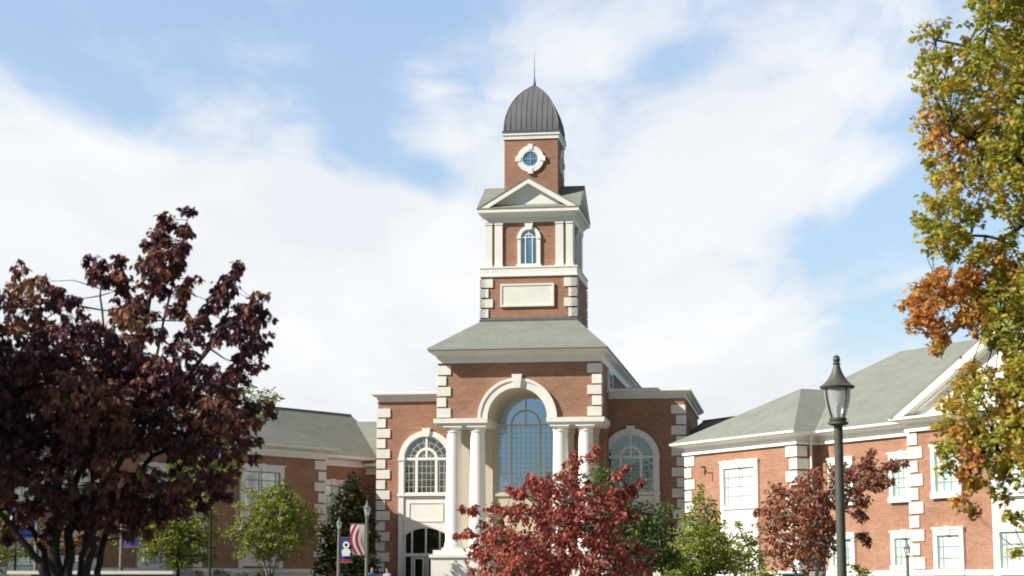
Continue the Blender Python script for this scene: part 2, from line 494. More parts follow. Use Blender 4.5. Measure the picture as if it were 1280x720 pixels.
def rect_window(parent, x0, x1, y, z0, z1, glass, cols, rows, sur=0.28, mat=None, panel_to=None, head=True, name='window', bars=None, wide=None):
    Mx = mat or Matrix()
    bars = bars or M['muntin_dark']
    sb = MB(Mx)
    zb = z0 if panel_to is None else panel_to
    sb.box(x0 - sur, x0, y - 0.14, y, zb - 0.12, z1 + sur)
    sb.box(x1, x1 + sur, y - 0.14, y, zb - 0.12, z1 + sur)
    sb.box(x0, x1, y - 0.137, y, z1, z1 + sur)
    if panel_to is None:
        sb.box(x0 - sur - 0.04, x1 + sur + 0.04, y - 0.2, y, z0 - 0.28, z0 - 0.001)
    else:
        sb.box(x0, x1, y - 0.06, y, panel_to, z0 - 0.2)
        sb.box(x0, x1, y - 0.17, y, z0 - 0.2, z0 - 0.001)
    if head:
        sb.box(x0 - sur - 0.06, x1 + sur + 0.06, y - 0.19, y, z1 + sur, z1 + sur + 0.1)
        xm = (x0 + x1) / 2
        sb.prism([(xm - 0.14, z1 + 0.01), (xm + 0.14, z1 + 0.01), (xm + 0.18, z1 + sur + 0.15), (xm - 0.18, z1 + sur + 0.15)], y - 0.2, y)
    win = sb.build(name, M['white'], parent)
    fb = MB(Mx)
    fw = 0.06
    fb.band([(x0, z0), (x1, z0), (x1, z1), (x0, z1)], [(x0 + fw, z0 + fw), (x1 - fw, z0 + fw), (x1 - fw, z1 - fw), (x0 + fw, z1 - fw)], y - 0.07, y, True)
    gw = 0.028
    xs = wide or [x0 + (x1 - x0) * i / cols for i in range(1, cols)]
    for x in xs:
        fb.box(x - gw, x + gw, y - 0.055, y, z0 + fw, z1 - fw)
    for i in range(1, rows):
        z = z0 + (z1 - z0) * i / rows
        fb.box(x0 + fw, x1 - fw, y - 0.052, y, z - gw, z + gw)
    fb.build('frame', bars, win)
    MB(Mx).box(x0, x1, y - 0.03, y - 0.004, z0, z1).build('pane', glass, win)
    return win


def quoins(parent, corner_x, sx, y, z0, z1, long=0.8, short=0.5, h=0.55, p=0.645, start_long=True, ret=None, mat=None):
    """stack of stone blocks at a corner, counted from the top; sx = +1 when the wall runs to +x of the corner"""
    qb = MB(mat or Matrix())
    z = z1
    k = 0 if start_long else 1
    while z - h > z0:
        wd = long if k % 2 == 0 else short
        xa, xb = sorted((corner_x - sx * 0.07, corner_x + sx * wd))
        rd = (short if k % 2 == 0 else long) if ret is None else ret
        qb.box(xa, xb, y - 0.07, y + 0.3, z - h, z)
        xa, xb = sorted((corner_x - sx * 0.0701, corner_x + sx * 0.2))
        qb.box(xa, xb, y + 0.3, y + max(rd, 0.35), z - h, z)
        z -= p
        k += 1
    return qb.build('corner_quoins', M['stone'], parent)


# ------------------------------------------------------------------ ground
def gz(x, y):
    t_ = min(1, max(0, (y - 38) / 20.0))
    return 0.5 * t_ * t_ * (3 - 2 * t_)


gb = MB()
xs = [-3000, -800, -300] + list(range(-120, 121, 8)) + [300, 800, 3000]
ys = [-3000, -600, -100] + list(range(-30, 41, 10)) + list(range(42, 62, 2)) + [80, 120, 200, 500, 1200, 5000]
nx = len(xs)
vs = [(x, y, gz(x, y)) for y in ys for x in xs]
fs = [(j * nx + i, j * nx + i + 1, (j + 1) * nx + i + 1, (j + 1) * nx + i) for j in range(len(ys) - 1) for i in range(nx - 1)]
gb.add(vs, fs)
tag(gb.build('ground', M['grass']), 'flat campus lawn spreading under everything', kind='structure')
pb = MB()
for j in range(12):                                             # a walk from the camera to the portico, draped on the lawn
    y0, y1 = -4 + j * 9.2, -4 + (j + 1) * 9.2
    for q in range(6):
        ya, yb = y0 + (y1 - y0) * q / 6, y0 + (y1 - y0) * (q + 1) / 6
        pb.add([(-2.2, ya, gz(0, ya) + 0.02), (2.2, ya, gz(0, ya) + 0.02), (2.2, yb, gz(0, yb) + 0.02), (-2.2, yb, gz(0, yb) + 0.02)], [(0, 1, 2, 3)])
for k in range(11):                                             # unseen paved court added to bounce warm light onto the portico
    y0, y1 = 86 + 2.4 * k, 86 + 2.4 * (k + 1)
    pb.add([(-15, y0, 0.525), (15, y0, 0.525), (15, y1, 0.525), (-15, y1, 0.525)], [(0, 1, 2, 3)])
tag(pb.build('path', M['path']), 'pale concrete walk leading to the portico, with unseen court added for bounce light', kind='structure')

# ================================================================== MAIN HALL with the bell tower
hall = empty('college_hall', (0.33, 115.0, 0.0), R(-8.5))
tag(hall, 'red brick college hall with white columned portico and domed bell tower', 'building')
P_L, P_R = -4.85, 5.0
# portico front wall, deep mass with the barrel vault through it
poly = [(P_L, 11.2), (-1.85, 11.2)] + list(reversed(arc(0, 11.2, 1.85, 0, 180, 40)))[1:-1] + [(1.85, 11.2), (P_R, 11.2), (P_R, 14.6), (P_L, 14.6)]
MB().prism(poly, 0.0, 3.45).build('portico_wall', M['brick'], hall)
MB().band(arc(0, 11.2, 1.848, 0, 180, 40), arc(0, 11.2, 1.80, 0, 180, 40), -0.02, 3.44).build('vault_lining', M['tan'], hall, smooth=True)
ar = MB().band(arc(0, 11.22, 2.4, 0, 180, 48), arc(0, 11.22, 1.80, 0, 180, 48), -0.16, -0.021).build('archivolt', M['stone'], hall)
MB().band(arc(0, 11.22, 2.4, 0, 180, 48), arc(0, 11.22, 2.22, 0, 180, 48), -0.22, -0.161).build('moulding', M['stone'], ar)
MB().prism([(-0.2, 13.0), (0.2, 13.0), (0.31, 13.82), (-0.31, 13.82)], -0.34, -0.01).build('keystone', M['stone'], ar)
# main block behind
MB().box(P_L, P_R, 3.5, 24.5, 0.2, 14.595).build('main_wall', M['brick'], hall)
for a_, b_ in ((P_L - 0.22, -1.78), (1.78, P_R + 0.25)):
    eb = MB().box(a_, b_, -0.34, 3.46, 10.92, 11.2)
    eb.box(a_ + 0.1, b_ - 0.1, -0.24, 3.45, 10.78, 10.919)
    eb.build('entablature', M['stone'], hall)
for i, cx in enumerate((-3.92, -2.47, 2.56, 4.08)):
    prof = [(0.55, 3.62), (0.55, 3.75), (0.505, 3.82)] + [(0.50 - 0.07 * (k / 8.0) ** 1.8, 3.85 + 6.55 * k / 8.0) for k in range(9)]
    cb = MB().lathe(cx, 0.32, prof, 28).build('column', M['white'], hall, smooth=True)
    MB().lathe(cx, 0.32, [(0.43, 10.38), (0.48, 10.41), (0.48, 10.46), (0.44, 10.47), (0.44, 10.56), (0.54, 10.66), (0.54, 10.68)], 28).box(cx - 0.57, cx + 0.57, -0.23, 0.87, 10.68, 10.779).build('capital', M['white'], cb, smooth=False)
    MB().box(cx - 0.62, cx + 0.62, -0.30, 0.94, 3.36, 3.5).lathe(cx, 0.32, [(0.57, 3.5), (0.59, 3.56), (0.56, 3.62)], 28).build('base', M['white'], cb)
    pl = MB().box(cx - 0.46, cx + 0.46, 3.22, 3.49, 3.36, 10.77)
    pl.box(cx - 0.54, cx + 0.54, 3.14, 3.49, 10.45, 10.775)
    pl.box(cx - 0.54, cx + 0.54, 3.14, 3.49, 3.36, 3.6)
    pl.build('pilaster', M['tan'], hall)
for a_, b_ in ((P_L - 0.3, -1.85), (1.9, P_R + 0.3)):
    qb = MB().box(a_, b_, -0.42, 3.48, 0.3, 2.92)
    qb.box(a_ - 0.1, b_ + 0.1, -0.52, 3.481, 2.92, 3.1)
    qb.box(a_ + 0.1, b_ - 0.1, -0.32, 3.479, 3.1, 3.36)
    qb.build('pedestal', M['stone'], hall)
sb_ = MB()
for k in range(4):
    sb_.box(-6.2, 6.4, -3.2 + 0.36 * k, 0.2, 0.3 + 0.165 * k, 0.3 + 0.165 * (k + 1))
sb_.build('entrance_steps', M['path'], hall)
# the great window in the back wall of the porch
gw = arched_window(hall, 0.02, 3.48, 6.85, 11.05, 1.86, 0.34, M['glass_big'], M['muntin_blue'], (-0.9, 0.9), arc_r=0.9, grid=0.31, gridw=0.02, key=False, radial=False,
                   depth=0.12, legs_to=4.2, surmat=M['tan'], framemat=M['tan'], name='great_window')
MB().box(-1.86, 1.88, 3.40, 3.49, 4.2, 6.69).build('spandrel_panel', M['tan'], hall)
dr = MB().box(-1.5, 1.52, 3.40, 3.49, 3.35, 3.6).box(-1.5, -1.36, 3.38, 3.49, 0.96, 3.35).box(1.38, 1.52, 3.38, 3.49, 0.96, 3.35).box(-0.06, 0.08, 3.38, 3.49, 0.96, 3.35).build('porch_door', M['white'], hall)
MB().box(-1.36, 1.38, 3.42, 3.46, 0.98, 3.34).build('pane', M['glass_green'], dr)
for (cx, sx) in ((P_L, 1), (P_R, -1)):
    quoins(hall, cx, sx, 0.0, 11.25, 14.42, 0.78, 0.5)
# main eaves, frieze and hipped roof
E0, E1 = 0.5, 1.05
MB().ring(P_L, P_R, 0.0, 24.5, [(0.02, 0.02, 14.56), (0.10, 0.10, 14.56), (0.10, 0.10, 14.98), (0.16, 0.2, 15.02), (0.22, 0.34, 15.08), (0.38, 0.62, 15.13), (E0 - 0.06, E1 - 0.08, 15.2),
                                (E0 - 0.06, E1 - 0.08, 15.25), (0.3, 0.5, 15.26)]).build('main_cornice', M['white'], hall)
MB().ring(P_L, P_R, 0.0, 24.5, [(0.3, 0.6, 15.262), (E0 - 0.02, E1 - 0.02, 15.262), (E0, E1, 15.29), (E0, E1, 15.38), (0.3, 0.5, 15.4)]).build('eaves_gutter', M['membrane'], hall)
TX, TY = 0.0, 7.8
rb = MB()
a0, a1, b0, b1 = P_L - E0 + 0.02, P_R + E0 - 0.02, -E1 + 0.02, 24.5 + E1
h = 3.1
rb.add([(a0, b0, 15.39), (a1, b0, 15.39), (a1, b1, 15.39), (a0, b1, 15.39), (-h, 4.7, 17.7), (h, 4.7, 17.7), (h, 20, 17.7), (-h, 20, 17.7)],
       [(0, 1, 5, 4), (1, 2, 6, 5), (2, 3, 7, 6), (3, 0, 4, 7), (4, 5, 6, 7), (3, 2, 1, 0)])
rb.build('main_roof', M['roof'], hall)
sw = side_matrix(0, 0)
# small window high in the flank of the main block, above the wing roof
fm = Matrix.Translation((P_R, 5.2, 0)) @ Matrix.Rotation(math.pi / 2, 4, 'Z')
rect_window(hall, -1.2, 1.4, -0.01, 13.35, 14.35, M['glass_dark'], 3, 2, 0.12, mat=fm, head=False, bars=M['white'])

# ---- wings with the big arched windows
for sg in (-1, 1):
    xa, xb = (-9.65, P_L) if sg < 0 else (P_R, 9.68)
    MB().box(xa, xb, 5.0, 21.0, 0.2, 12.85).build('wing_wall', M['brick'], hall)
    xi, xo = (xa, xb - 0.003) if sg < 0 else (xa + 0.003, xb)
    MB().ring(xi, xo, 5.0, 21.0, [(0.02, 0.02, 12.74), (0.12, 0.12, 12.74), (0.12, 0.12, 12.82), (0.07, 0.07, 12.84), (0.07, 0.07, 13.02), (0.2, 0.2, 13.05), (0.3, 0.3, 13.14), (0.42, 0.42, 13.18),
                                  (0.42, 0.42, 13.32), (0.3, 0.3, 13.36)]).build('wing_cornice', M['white'], hall)
    MB().box(xi + 0.35, xo - 0.35, 5.35, 20.7, 13.3, 13.45).build('wing_roof', M['membrane'], hall)
    quoins(hall, xa if sg < 0 else xb, -sg, 5.0, 0.8, 12.32, 0.8, 0.5)
    cx = -6.5 if sg < 0 else 6.36
    arched_window(hall, cx, 4.98, 6.95, 9.12, 1.43, 0.33, M['glass_dark'], M['tan'], (-0.63, 0.63), arc_r=0.63, grid=0.28, gridz=0.43, gridw=0.03, mw=0.085, legs_to=4.0)
    # white panel below, with a framed recess and the arched doorway
    lo = arc(cx, 4.35 - 1.75, 2.2, 127, 53, 16)
    pp = [(cx - 1.4, 6.75), (cx - 1.4, lo[0][1])] + [(x, z) for x, z in lo] + [(cx + 1.4, lo[-1][1]), (cx + 1.4, 6.75)]
    MB().prism(pp, 4.9, 4.995).build('door_panel', M['white'], hall)
    fbm = MB()
    fbm.band([(cx - 1.1, 5.2), (cx + 1.1, 5.2), (cx + 1.1, 6.4), (cx - 1.1, 6.4)], [(cx - 1.04, 5.26), (cx + 1.04, 5.26), (cx + 1.04, 6.34), (cx - 1.04, 6.34)], 4.86, 4.9, True)
    fbm.build('panel_moulding', M['white'], hall)
    for q_ in (-1.58, 1.58):
        MB().box(cx + q_ - 0.18, cx + q_ + 0.18, 4.82, 4.995, 0.6, 4.0).build('door_jamb', M['white'], hall)
    dm = MB()
    for m_ in (-1.33, -0.88, 0.0, 0.88, 1.33):
        top = 4.35 - 1.75 + math.sqrt(2.2 ** 2 - m_ * m_)
        dm.box(cx + m_ - 0.05, cx + m_ + 0.05, 4.90, 4.99, 0.98, top)
    dm.box(cx - 1.4, cx + 1.4, 4.88, 4.99, 3.05, 3.25)
    for q in (-0.78, 0.1):
        dm.band([(cx + q, 1.0), (cx + q + 0.68, 1.0), (cx + q + 0.68, 3.0), (cx + q, 3.0)], [(cx + q + 0.1, 1.2), (cx + q + 0.58, 1.2), (cx + q + 0.58, 2.9), (cx + q + 0.1, 2.9)], 4.885, 4.99, True)
    dd = dm.build('entrance_door', M['white'], hall)
    gp = [(cx - 1.4, 0.98), (cx + 1.4, 0.98)] + list(reversed(lo))
    MB().prism(gp, 4.955, 4.985).build('pane', M['glass_green'], dd)

# ---- tower
def sq(half, prof):
    return MB().ring(TX - half, TX + half, TY - half, TY + half, [(o, o, z) for o, z in prof])


LO, MI, UP = 3.02, 2.80, 1.73
MB().box(TX - LO, TX + LO, TY - LO, TY + LO, 15.5, 20.6).build('tower_lower_wall', M['brick'], hall)
sq(LO, [(0.04, 17.45), (0.10, 17.45), (0.10, 17.8), (0.02, 17.93)]).build('roof_flashing', M['flash'], hall)
sides = [Matrix(), side_matrix(TX, TY), side_matrix(TX, TY) @ side_matrix(TX, TY), side_matrix(TX, TY).inverted()]
for k, Mx in enumerate(sides):
    for (cx, sx) in ((TX - LO, 1), (TX + LO, -1)):
        quoins(hall, cx, sx, TY - LO, 17.95, 20.42, 0.76, 0.47, 0.54, 0.64, mat=Mx, ret=0.31)
tp = MB().box(-1.78, 1.64, TY - LO - 0.09, TY - LO, 18.62, 20.08).build('name_panel', M['stone'], hall)
MB().band([(-1.78, 18.62), (1.64, 18.62), (1.64, 20.08), (-1.78, 20.08)], [(-1.66, 18.74), (1.52, 18.74), (1.52, 19.96), (-1.66, 19.96)], TY - LO - 0.13, TY - LO - 0.088, True).build('border', M['stone'], tp)
sq(LO, [(0.0, 20.56), (0.1, 20.56), (0.1, 20.68), (0.06, 20.7), (0.06, 21.08), (0.1, 21.1), (0.1, 21.2), (-0.2, 21.22)]).build('belt_course', M['white'], hall)
MB().box(TX - MI + 0.12, TX + MI - 0.12, TY - MI + 0.12, TY + MI - 0.12, 21.15, 24.15).build('tower_upper_wall', M['brick'], hall)
for k, Mx in enumerate(sides):
    y = TY - MI
    for x0_, x1_ in ((-MI, -2.36), (-2.2, -1.7), (1.7, 2.2), (2.36, MI)):
        pm = MB(Mx)
        inset = 0.003 if k % 2 else 0.0
        pm.box(TX + x0_ + inset, TX + x1_ - inset, y - inset, y + 0.3, 21.2, 24.1)
        pm.box(TX + x0_ - 0.03, TX + x1_ + 0.03, y - 0.04 - inset, y + 0.2, 21.2, 21.36)
        pm.box(TX + x0_ - 0.03, TX + x1_ + 0.03, y - 0.04 - inset, y + 0.2, 23.95, 24.09)
        pm.build('pilaster', M['white'], hall)
    if k < 2:
        arched_window(hall, TX - 0.0, y + 0.11, 21.36, 23.1, 0.53, 0.2, M['glass_blue'], M['white'], (-0.22, 0.22), arc_r=0.24, key=True, mat=Mx, depth=0.12, mw=0.03, name='tower_window')
EV = 3.25
sq(MI, [(0.0, 24.08), (0.06, 24.08), (0.06, 24.4), (0.14, 24.45), (0.24, 24.58), (0.36, 24.66), (EV - MI - 0.05, 24.68), (EV - MI, 24.68), (EV - MI, 24.9), (0.1, 24.91)]).build('tower_cornice', M['white'], hall)
AP = 26.85
for k, Mx in enumerate(sides):
    y = TY - EV
    eps = 0.004 * k
    o_ = [(-EV, 24.9), (0, AP + eps), (EV, 24.9)]
    sl = (AP - 24.9) / EV
    i_ = [(-EV + 0.62, 24.92), (0, AP - 0.34), (EV - 0.62, 24.92)]
    pd = MB(Mx).band([(p[0], p[1]) for p in o_], i_, y + eps, y + 0.45).build('pediment', M['white'], hall)
    MB(Mx).prism([(-EV + 0.4, 24.9), (EV - 0.4, 24.9), (0, AP - 0.2)], y + 0.42, y + 0.6).build('tympanum', M['white'], pd)
for k in (0, 1):
    z0_, z1_ = 24.96 + 0.003 * k, AP + 0.06 + 0.003 * k
    rm = MB(sides[k])
    e_ = EV + 0.03
    rm.add([(-e_, TY - e_, z0_), (0, TY - e_, z1_), (e_, TY - e_, z0_), (-e_, TY + e_, z0_), (0, TY + e_, z1_), (e_, TY + e_, z0_),
            (-e_, TY - e_, z0_ - 0.07), (0, TY - e_, z1_ - 0.07), (e_, TY - e_, z0_ - 0.07), (-e_, TY + e_, z0_ - 0.07), (0, TY + e_, z1_ - 0.07), (e_, TY + e_, z0_ - 0.07)],
           [(0, 1, 4, 3), (1, 2, 5, 4), (6, 9, 10, 7), (7, 10, 11, 8), (0, 6, 7, 1), (1, 7, 8, 2), (3, 4, 10, 9), (4, 5, 11, 10), (0, 3, 9, 6), (2, 8, 11, 5)])
    rm.build('gable_roof', M['roof'], hall)
MB().box(TX - UP, TX + UP, TY - UP, TY + UP, 25.0, 29.8).build('belfry_wall', M['brick'], hall)
for k, Mx in enumerate(sides[:2]):
    y = TY - UP
    cx, cz = TX - 0.03, 28.4
    wn = MB(Mx).band(arc(cx, cz, 0.87, 0, 360, 40)[:-1], arc(cx, cz, 0.5, 0, 360, 40)[:-1], y - 0.12, y, True)
    for a_ in (0, 90, 180, 270):
        ca, sa = math.cos(R(a_)), math.sin(R(a_))
        pts = [(0.6, -0.13), (0.6, 0.13), (0.97, 0.17), (0.97, -0.17)]
        wn.prism([(cx + q * ca - r_ * sa, cz + q * sa + r_ * ca) for q, r_ in pts], y - 0.16, y - 0.001)
    wn = wn.build('round_window', M['white'], hall)
    fb = MB(Mx).band(arc(cx, cz, 0.5, 0, 360, 40)[:-1], arc(cx, cz, 0.44, 0, 360, 40)[:-1], y - 0.08, y, True)
    fb.box(cx - 0.025, cx + 0.025, y - 0.07, y, cz - 0.44, cz + 0.44).box(cx - 0.44, cx + 0.44, y - 0.066, y, cz - 0.025, cz + 0.025)
    fb.build('frame', M['muntin_blue'], wn)
    MB(Mx).prism(arc(cx, cz, 0.5, 0, 360, 40)[:-1], y - 0.03, y - 0.004).build('pane', M['glass_blue'], wn)
sq(UP, [(0.0, 29.72), (0.07, 29.72), (0.08, 29.95), (0.14, 29.99), (0.14, 30.1), (0.0, 30.12)]).build('belfry_cornice', M['white'], hall)
sq(UP, [(0.0, 30.1), (0.12, 30.1), (0.12, 30.3), (0.0, 30.32)]).build('dome_gutter', M['flash'], hall)
DP = [(30.3, 1.77), (30.8, 1.75), (31.3, 1.66), (31.85, 1.49), (32.34, 1.27), (32.7, 1.05), (33.02, 0.80), (33.28, 0.55), (33.48, 0.32), (33.62, 0.15), (33.7, 0.04)]
dome = MB().ring(TX, TX, TY, TY, [(h_, h_, z) for z, h_ in DP]).build('dome', M['metal'], hall, smooth=True)
se = MB()
for Mx in sides:
    se.M = Mx
    for k in range(-5, 6):
        x = k * 0.34
        prev = None
        for (za, ha), (zb, hb) in zip(DP[:-1], DP[1:]):
            if abs(x) > hb - 0.02: break
            for_ = 0.022
            se.add([(TX + x - for_, TY - ha - 0.028, za), (TX + x + for_, TY - ha - 0.028, za), (TX + x + for_, TY - hb - 0.028, zb), (TX + x - for_, TY - hb - 0.028, zb),
                    (TX + x - for_, TY - ha + 0.03, za), (TX + x + for_, TY - ha + 0.03, za), (TX + x + for_, TY - hb + 0.03, zb), (TX + x - for_, TY - hb + 0.03, zb)],
                   [(0, 1, 2, 3), (0, 3, 7, 4), (1, 5, 6, 2), (4, 7, 6, 5), (0, 4, 5, 1), (3, 2, 6, 7)])
se.M = Matrix()
for sx, sy in ((1, 1), (1, -1), (-1, 1), (-1, -1)):
    se.tube([(TX + sx * h_, TY + sy * h_, z) for z, h_ in DP], [0.03] * len(DP), 6)
se.build('standing_seams', M['metal'], dome)
MB().lathe(TX, TY, [(0.09, 33.6), (0.1, 33.8), (0.05, 34.05), (0.028, 34.3), (0.017, 35.2), (0.006, 36.1)], 10).build('spire', M['flash'], hall)


# ================================================================== SIDE HALLS
def side_hall(name, label, loc, rz, sg):
    b = tag(empty(name, loc, rz), label, 'building')
    Mx = Matrix.Diagonal((sg, 1, 1, 1))      # local x mirrored for the left hall

    def mb(): return MB(Mx)
    mb().box(0, 10.8, 0, 14, 0.2, 8.9).build('wall', M['brick'], b)
    mb().box(10.803, 19.997, 1.4, 22, 0.2, 8.897).build('wall', M['brick'], b)
    mb().box(20.0, 38, 0, 22, 0.2, 8.9).build('wall', M['brick'], b)
    for q, (x0, x1, y0) in enumerate(((0, 10.8, 0), (10.9, 19.9, 1.4), (20, 38, 0))):
        mb().box(x0 - (0.08 if q != 1 else 0), x1 + (0.08 if q != 1 else 0), y0 - 0.08, y0 + 1.3, 0.2, 1.8 + 0.003 * q).build('stone_base', M['stone'], b)
        mb().box(x0 - (0.14 if q != 1 else 0), x1 + (0.14 if q != 1 else 0), y0 - 0.14, y0 + 1.25, 1.81 + 0.003 * q, 2.06 + 0.003 * q).build('water_table', M['white'], b)
    pr = lambda d_: [(0.03, 0.03, 8.68 + d_), (0.16, 0.16, 8.68 + d_), (0.16, 0.16, 8.82 + d_), (0.07, 0.07, 8.84 + d_), (0.07, 0.07, 9.08 + d_), (0.2, 0.2, 9.11 + d_), (0.6, 0.6, 9.21 + d_), (0.62, 0.62, 9.25 + d_),
                     (0.68, 0.68, 9.26 + d_), (0.7, 0.7, 9.38 + d_), (0.5, 0.5, 9.4 + d_)]
    mb().ring(0, 10.8, 0, 13.9, pr(0)).build('cornice', M['white'], b)
    mb().ring(6, 24, 1.4, 22, pr(0.004)).build('cornice', M['white'], b)
    mb().ring(20, 38, 0, 21.9, pr(0.008)).build('cornice', M['white'], b)
    # roofs
    r1 = mb().add([(-0.68, -0.68, 9.39), (11.48, -0.68, 9.39), (5.4, 4.3, 12.3), (5.4, 14, 12.3), (11.48, 14, 9.39), (-0.68, 14, 9.39)],
                  [(0, 1, 2), (1, 4, 3, 2), (0, 2, 3, 5), (0, 5, 4, 1)]).build('roof', M['roof'], b)
    mb().add([(1.3, 0.72, 9.40), (38.6, 0.72, 9.40), (38.6, 11.6, 14.84), (5.2, 11.6, 14.84), (1.3, 22.6, 9.4), (38.6, 22.6, 9.4)],
             [(0, 1, 2, 3), (0, 3, 4), (3, 2, 5, 4), (1, 5, 2), (0, 4, 5, 1)]).build('roof', M['roof'], b)
    cxp, hw, zb, zt = 29.0, 9.7, 9.42, 13.95
    mb().add([(cxp - hw, -0.74, zb), (cxp, -0.74, zt), (cxp + hw, -0.74, zb), (cxp - hw, 12, zb), (cxp, 12, zt), (cxp + hw, 12, zb),
              (cxp - hw + 0.3, -0.74, zb - 0.08), (cxp, -0.74, zt - 0.1), (cxp + hw - 0.3, -0.74, zb - 0.08)],
             [(0, 1, 4, 3), (1, 2, 5, 4), (0, 6, 7, 1), (1, 7, 8, 2)]).build('roof', M['roof'], b)
    pd = mb().band([(cxp - hw, zb - 0.06), (cxp, zt - 0.08), (cxp + hw, zb - 0.06)], [(cxp - hw + 1.15, zb), (cxp, zt - 0.6), (cxp + hw - 1.15, zb)], -0.72, -0.4).build('pediment', M['white'], b)
    mb().band([(cxp - hw + 0.2, zb - 0.01), (cxp, zt - 0.12), (cxp + hw - 0.2, zb - 0.01)], [(cxp - hw + 1.3, zb - 0.01), (cxp, zt - 0.62), (cxp + hw - 1.3, zb - 0.01)], -0.4, -0.1).build('soffit', M['white'], pd)
    mb().prism([(cxp - hw + 1, zb - 0.02), (cxp + hw - 1, zb - 0.02), (cxp, zt - 0.5)], -0.18, 0.4).build('tympanum', M['white'], pd)

    def q_(*a, **k): return quoins(b, *a, mat=Mx, **k)
    q_(0, 1, 0, 2.1, 8.6, 0.95, 0.62, 0.54, 0.66)
    q_(10.8, -1, 0, 2.1, 8.6, 0.95, 0.62, 0.54, 0.66)
    q_(20, 1, 0, 2.1, 8.6, 0.98, 0.64, 0.54, 0.66, start_long=False)

    def w_(*a, **k): return rect_window(b, *a, mat=Mx, **k)
    w_(4.0, 7.0, 0, 5.66, 7.72, M['blind_white'], 2, 4, 0.32, panel_to=2.2, wide=[4.35, 5.5, 5.72])
    for x0 in (12.0, 17.05):
        w_(x0, x0 + 1.55, 1.4, 5.7, 7.55, M['blind'], 4, 4)
        w_(x0, x0 + 1.55, 1.4, 2.3, 3.65, M['blind'], 4, 3)
    w_(21.98, 23.55, 0, 5.7, 7.6, M['blind'], 3, 4)
    w_(21.98, 23.55, 0, 2.1, 3.68, M['blind'], 3, 3, wide=[22.3])
    # white entrance bay with tall windows
    bay = mb().box(25.85, 32.2, -0.12, 0.1, 0.2, 8.66).build('entrance_bay', M['white'], b)
    w_(26.45, 29.0, -0.13, 2.1, 3.75, M['blind'], 4, 3, wide=[26.8], head=False, sur=0.12)
    w_(26.45, 29.0, -0.13, 5.6, 7.5, M['blind_white'], 4, 4, head=False, sur=0.12)
    return b, Mx


hr, MxR = side_hall('brick_hall', 'two storey brick hall with grey hipped roof and white pediment beside the black lamp post', (10.04, 111.0, 0.0), R(-62.5), 1)
hl, MxL = side_hall('brick_hall', 'shaded two storey brick hall with hipped roof behind the dark purple tree', (-11.47, 118.0, 0.2), R(53.0), -1)


def link_wing(label, loc, rz, sg, m0, s0, s1, zr, dep):
    b = tag(empty('connecting_wing', loc, rz), label, 'building')
    Mx = Matrix.Diagonal((sg, 1, 1, 1))
    MB(Mx).box(s0, s1, m0, m0 + dep, 0.2, 8.75).build('wall', M['brick'], b)
    MB(Mx).ring(s0, s1, m0, m0 + dep, [(0.03, 0.03, 8.52), (0.14, 0.14, 8.52), (0.14, 0.14, 8.64), (0.06, 0.06, 8.66), (0.06, 0.06, 8.9), (0.55, 0.55, 9.0), (0.6, 0.6, 9.0), (0.62, 0.62, 9.18), (0.4, 0.4, 9.2)]).build('cornice', M['white'], b)
    MB(Mx).add([(s0, m0 - 0.6, 9.19), (s1, m0 - 0.6, 9.19), (s1, m0 + dep / 2, zr), (s0, m0 + dep / 2, zr), (s1, m0 + dep + 0.6, 9.19), (s0, m0 + dep + 0.6, 9.19)],
               [(0, 1, 2, 3), (3, 2, 4, 5), (0, 3, 5), (1, 4, 2), (0, 5, 4, 1)]).build('roof', M['roof'], b)
    MB(Mx).box(s0, s1, m0 + dep / 2 - 0.09, m0 + dep / 2 + 0.09, zr - 0.06, zr + 0.05).build('ridge_cap', M['flash'], b)
    return b, Mx


lr, _ = link_wing('low brick link in deep shade joining the domed hall to the sunlit hall', (10.04, 111.0, 0.0), R(-62.5), 1, 6.0, -13, 0.5, 12.0, 7.5)
ll, MxLL = link_wing('low brick link with pale grey roof left of the domed hall', (-11.47, 118.0, 0.2), R(53.0), -1, 2.0, -9.0, 1.0, 12.35, 8.0)
# short return of the link, square to the domed hall, where it meets the wing
bpy.context.view_layer.update()
RM = ll.matrix_world.inverted() @ hall.matrix_world
MB(RM).box(-13.0, -9.66, 7.6, 15.0, 0.2, 8.55).build('wall', M['brick'], ll)
MB(RM).ring(-13.0, -9.66, 7.6, 15.0, [(0.0, 0.03, 8.30), (0.0, 0.14, 8.30), (0.0, 0.14, 8.42), (0.0, 0.06, 8.44), (0.0, 0.06, 8.7), (0.0, 0.55, 8.8), (0.0, 0.62, 8.82), (0.0, 0.62, 8.98), (0.0, 0.4, 9.0)]).build('cornice', M['white'], ll)
MB(RM).add([(-14.2, 7.0, 8.99), (-9.66, 7.0, 8.99), (-9.66, 11.4, 12.05), (-14.2, 11.4, 12.05), (-9.66, 15.6, 8.99), (-14.2, 15.6, 8.99)],
           [(0, 1, 2, 3), (3, 2, 4, 5), (0, 3, 5), (1, 4, 2), (0, 5, 4, 1)]).build('roof', M['roof'], ll)
rect_window(ll, -3.5, -2.1, 2.0, 4.6, 7.3, M['blind_white'], 2, 4, 0.25, mat=MxLL)
# little black bracket on the sunlit wall
MB().tube([(11.02, 0.75, 2.05), (11.02, 0.75, 8.7), (11.3, 0.6, 9.12)], [0.06] * 3, 8).build('downspout', M['white'], hr)
cb_ = MB().tube([(1.95, -0.02, 7.9), (2.0, -0.25, 7.92), (2.25, -0.45, 7.92), (2.75, -0.45, 7.9)], [0.03] * 4, 6).tube([(2.66, -0.45, 7.9), (2.68, -0.46, 7.65), (2.68, -0.47, 7.45)], [0.03, 0.05, 0.05], 6).build('wall_bracket', M['black'], hr)


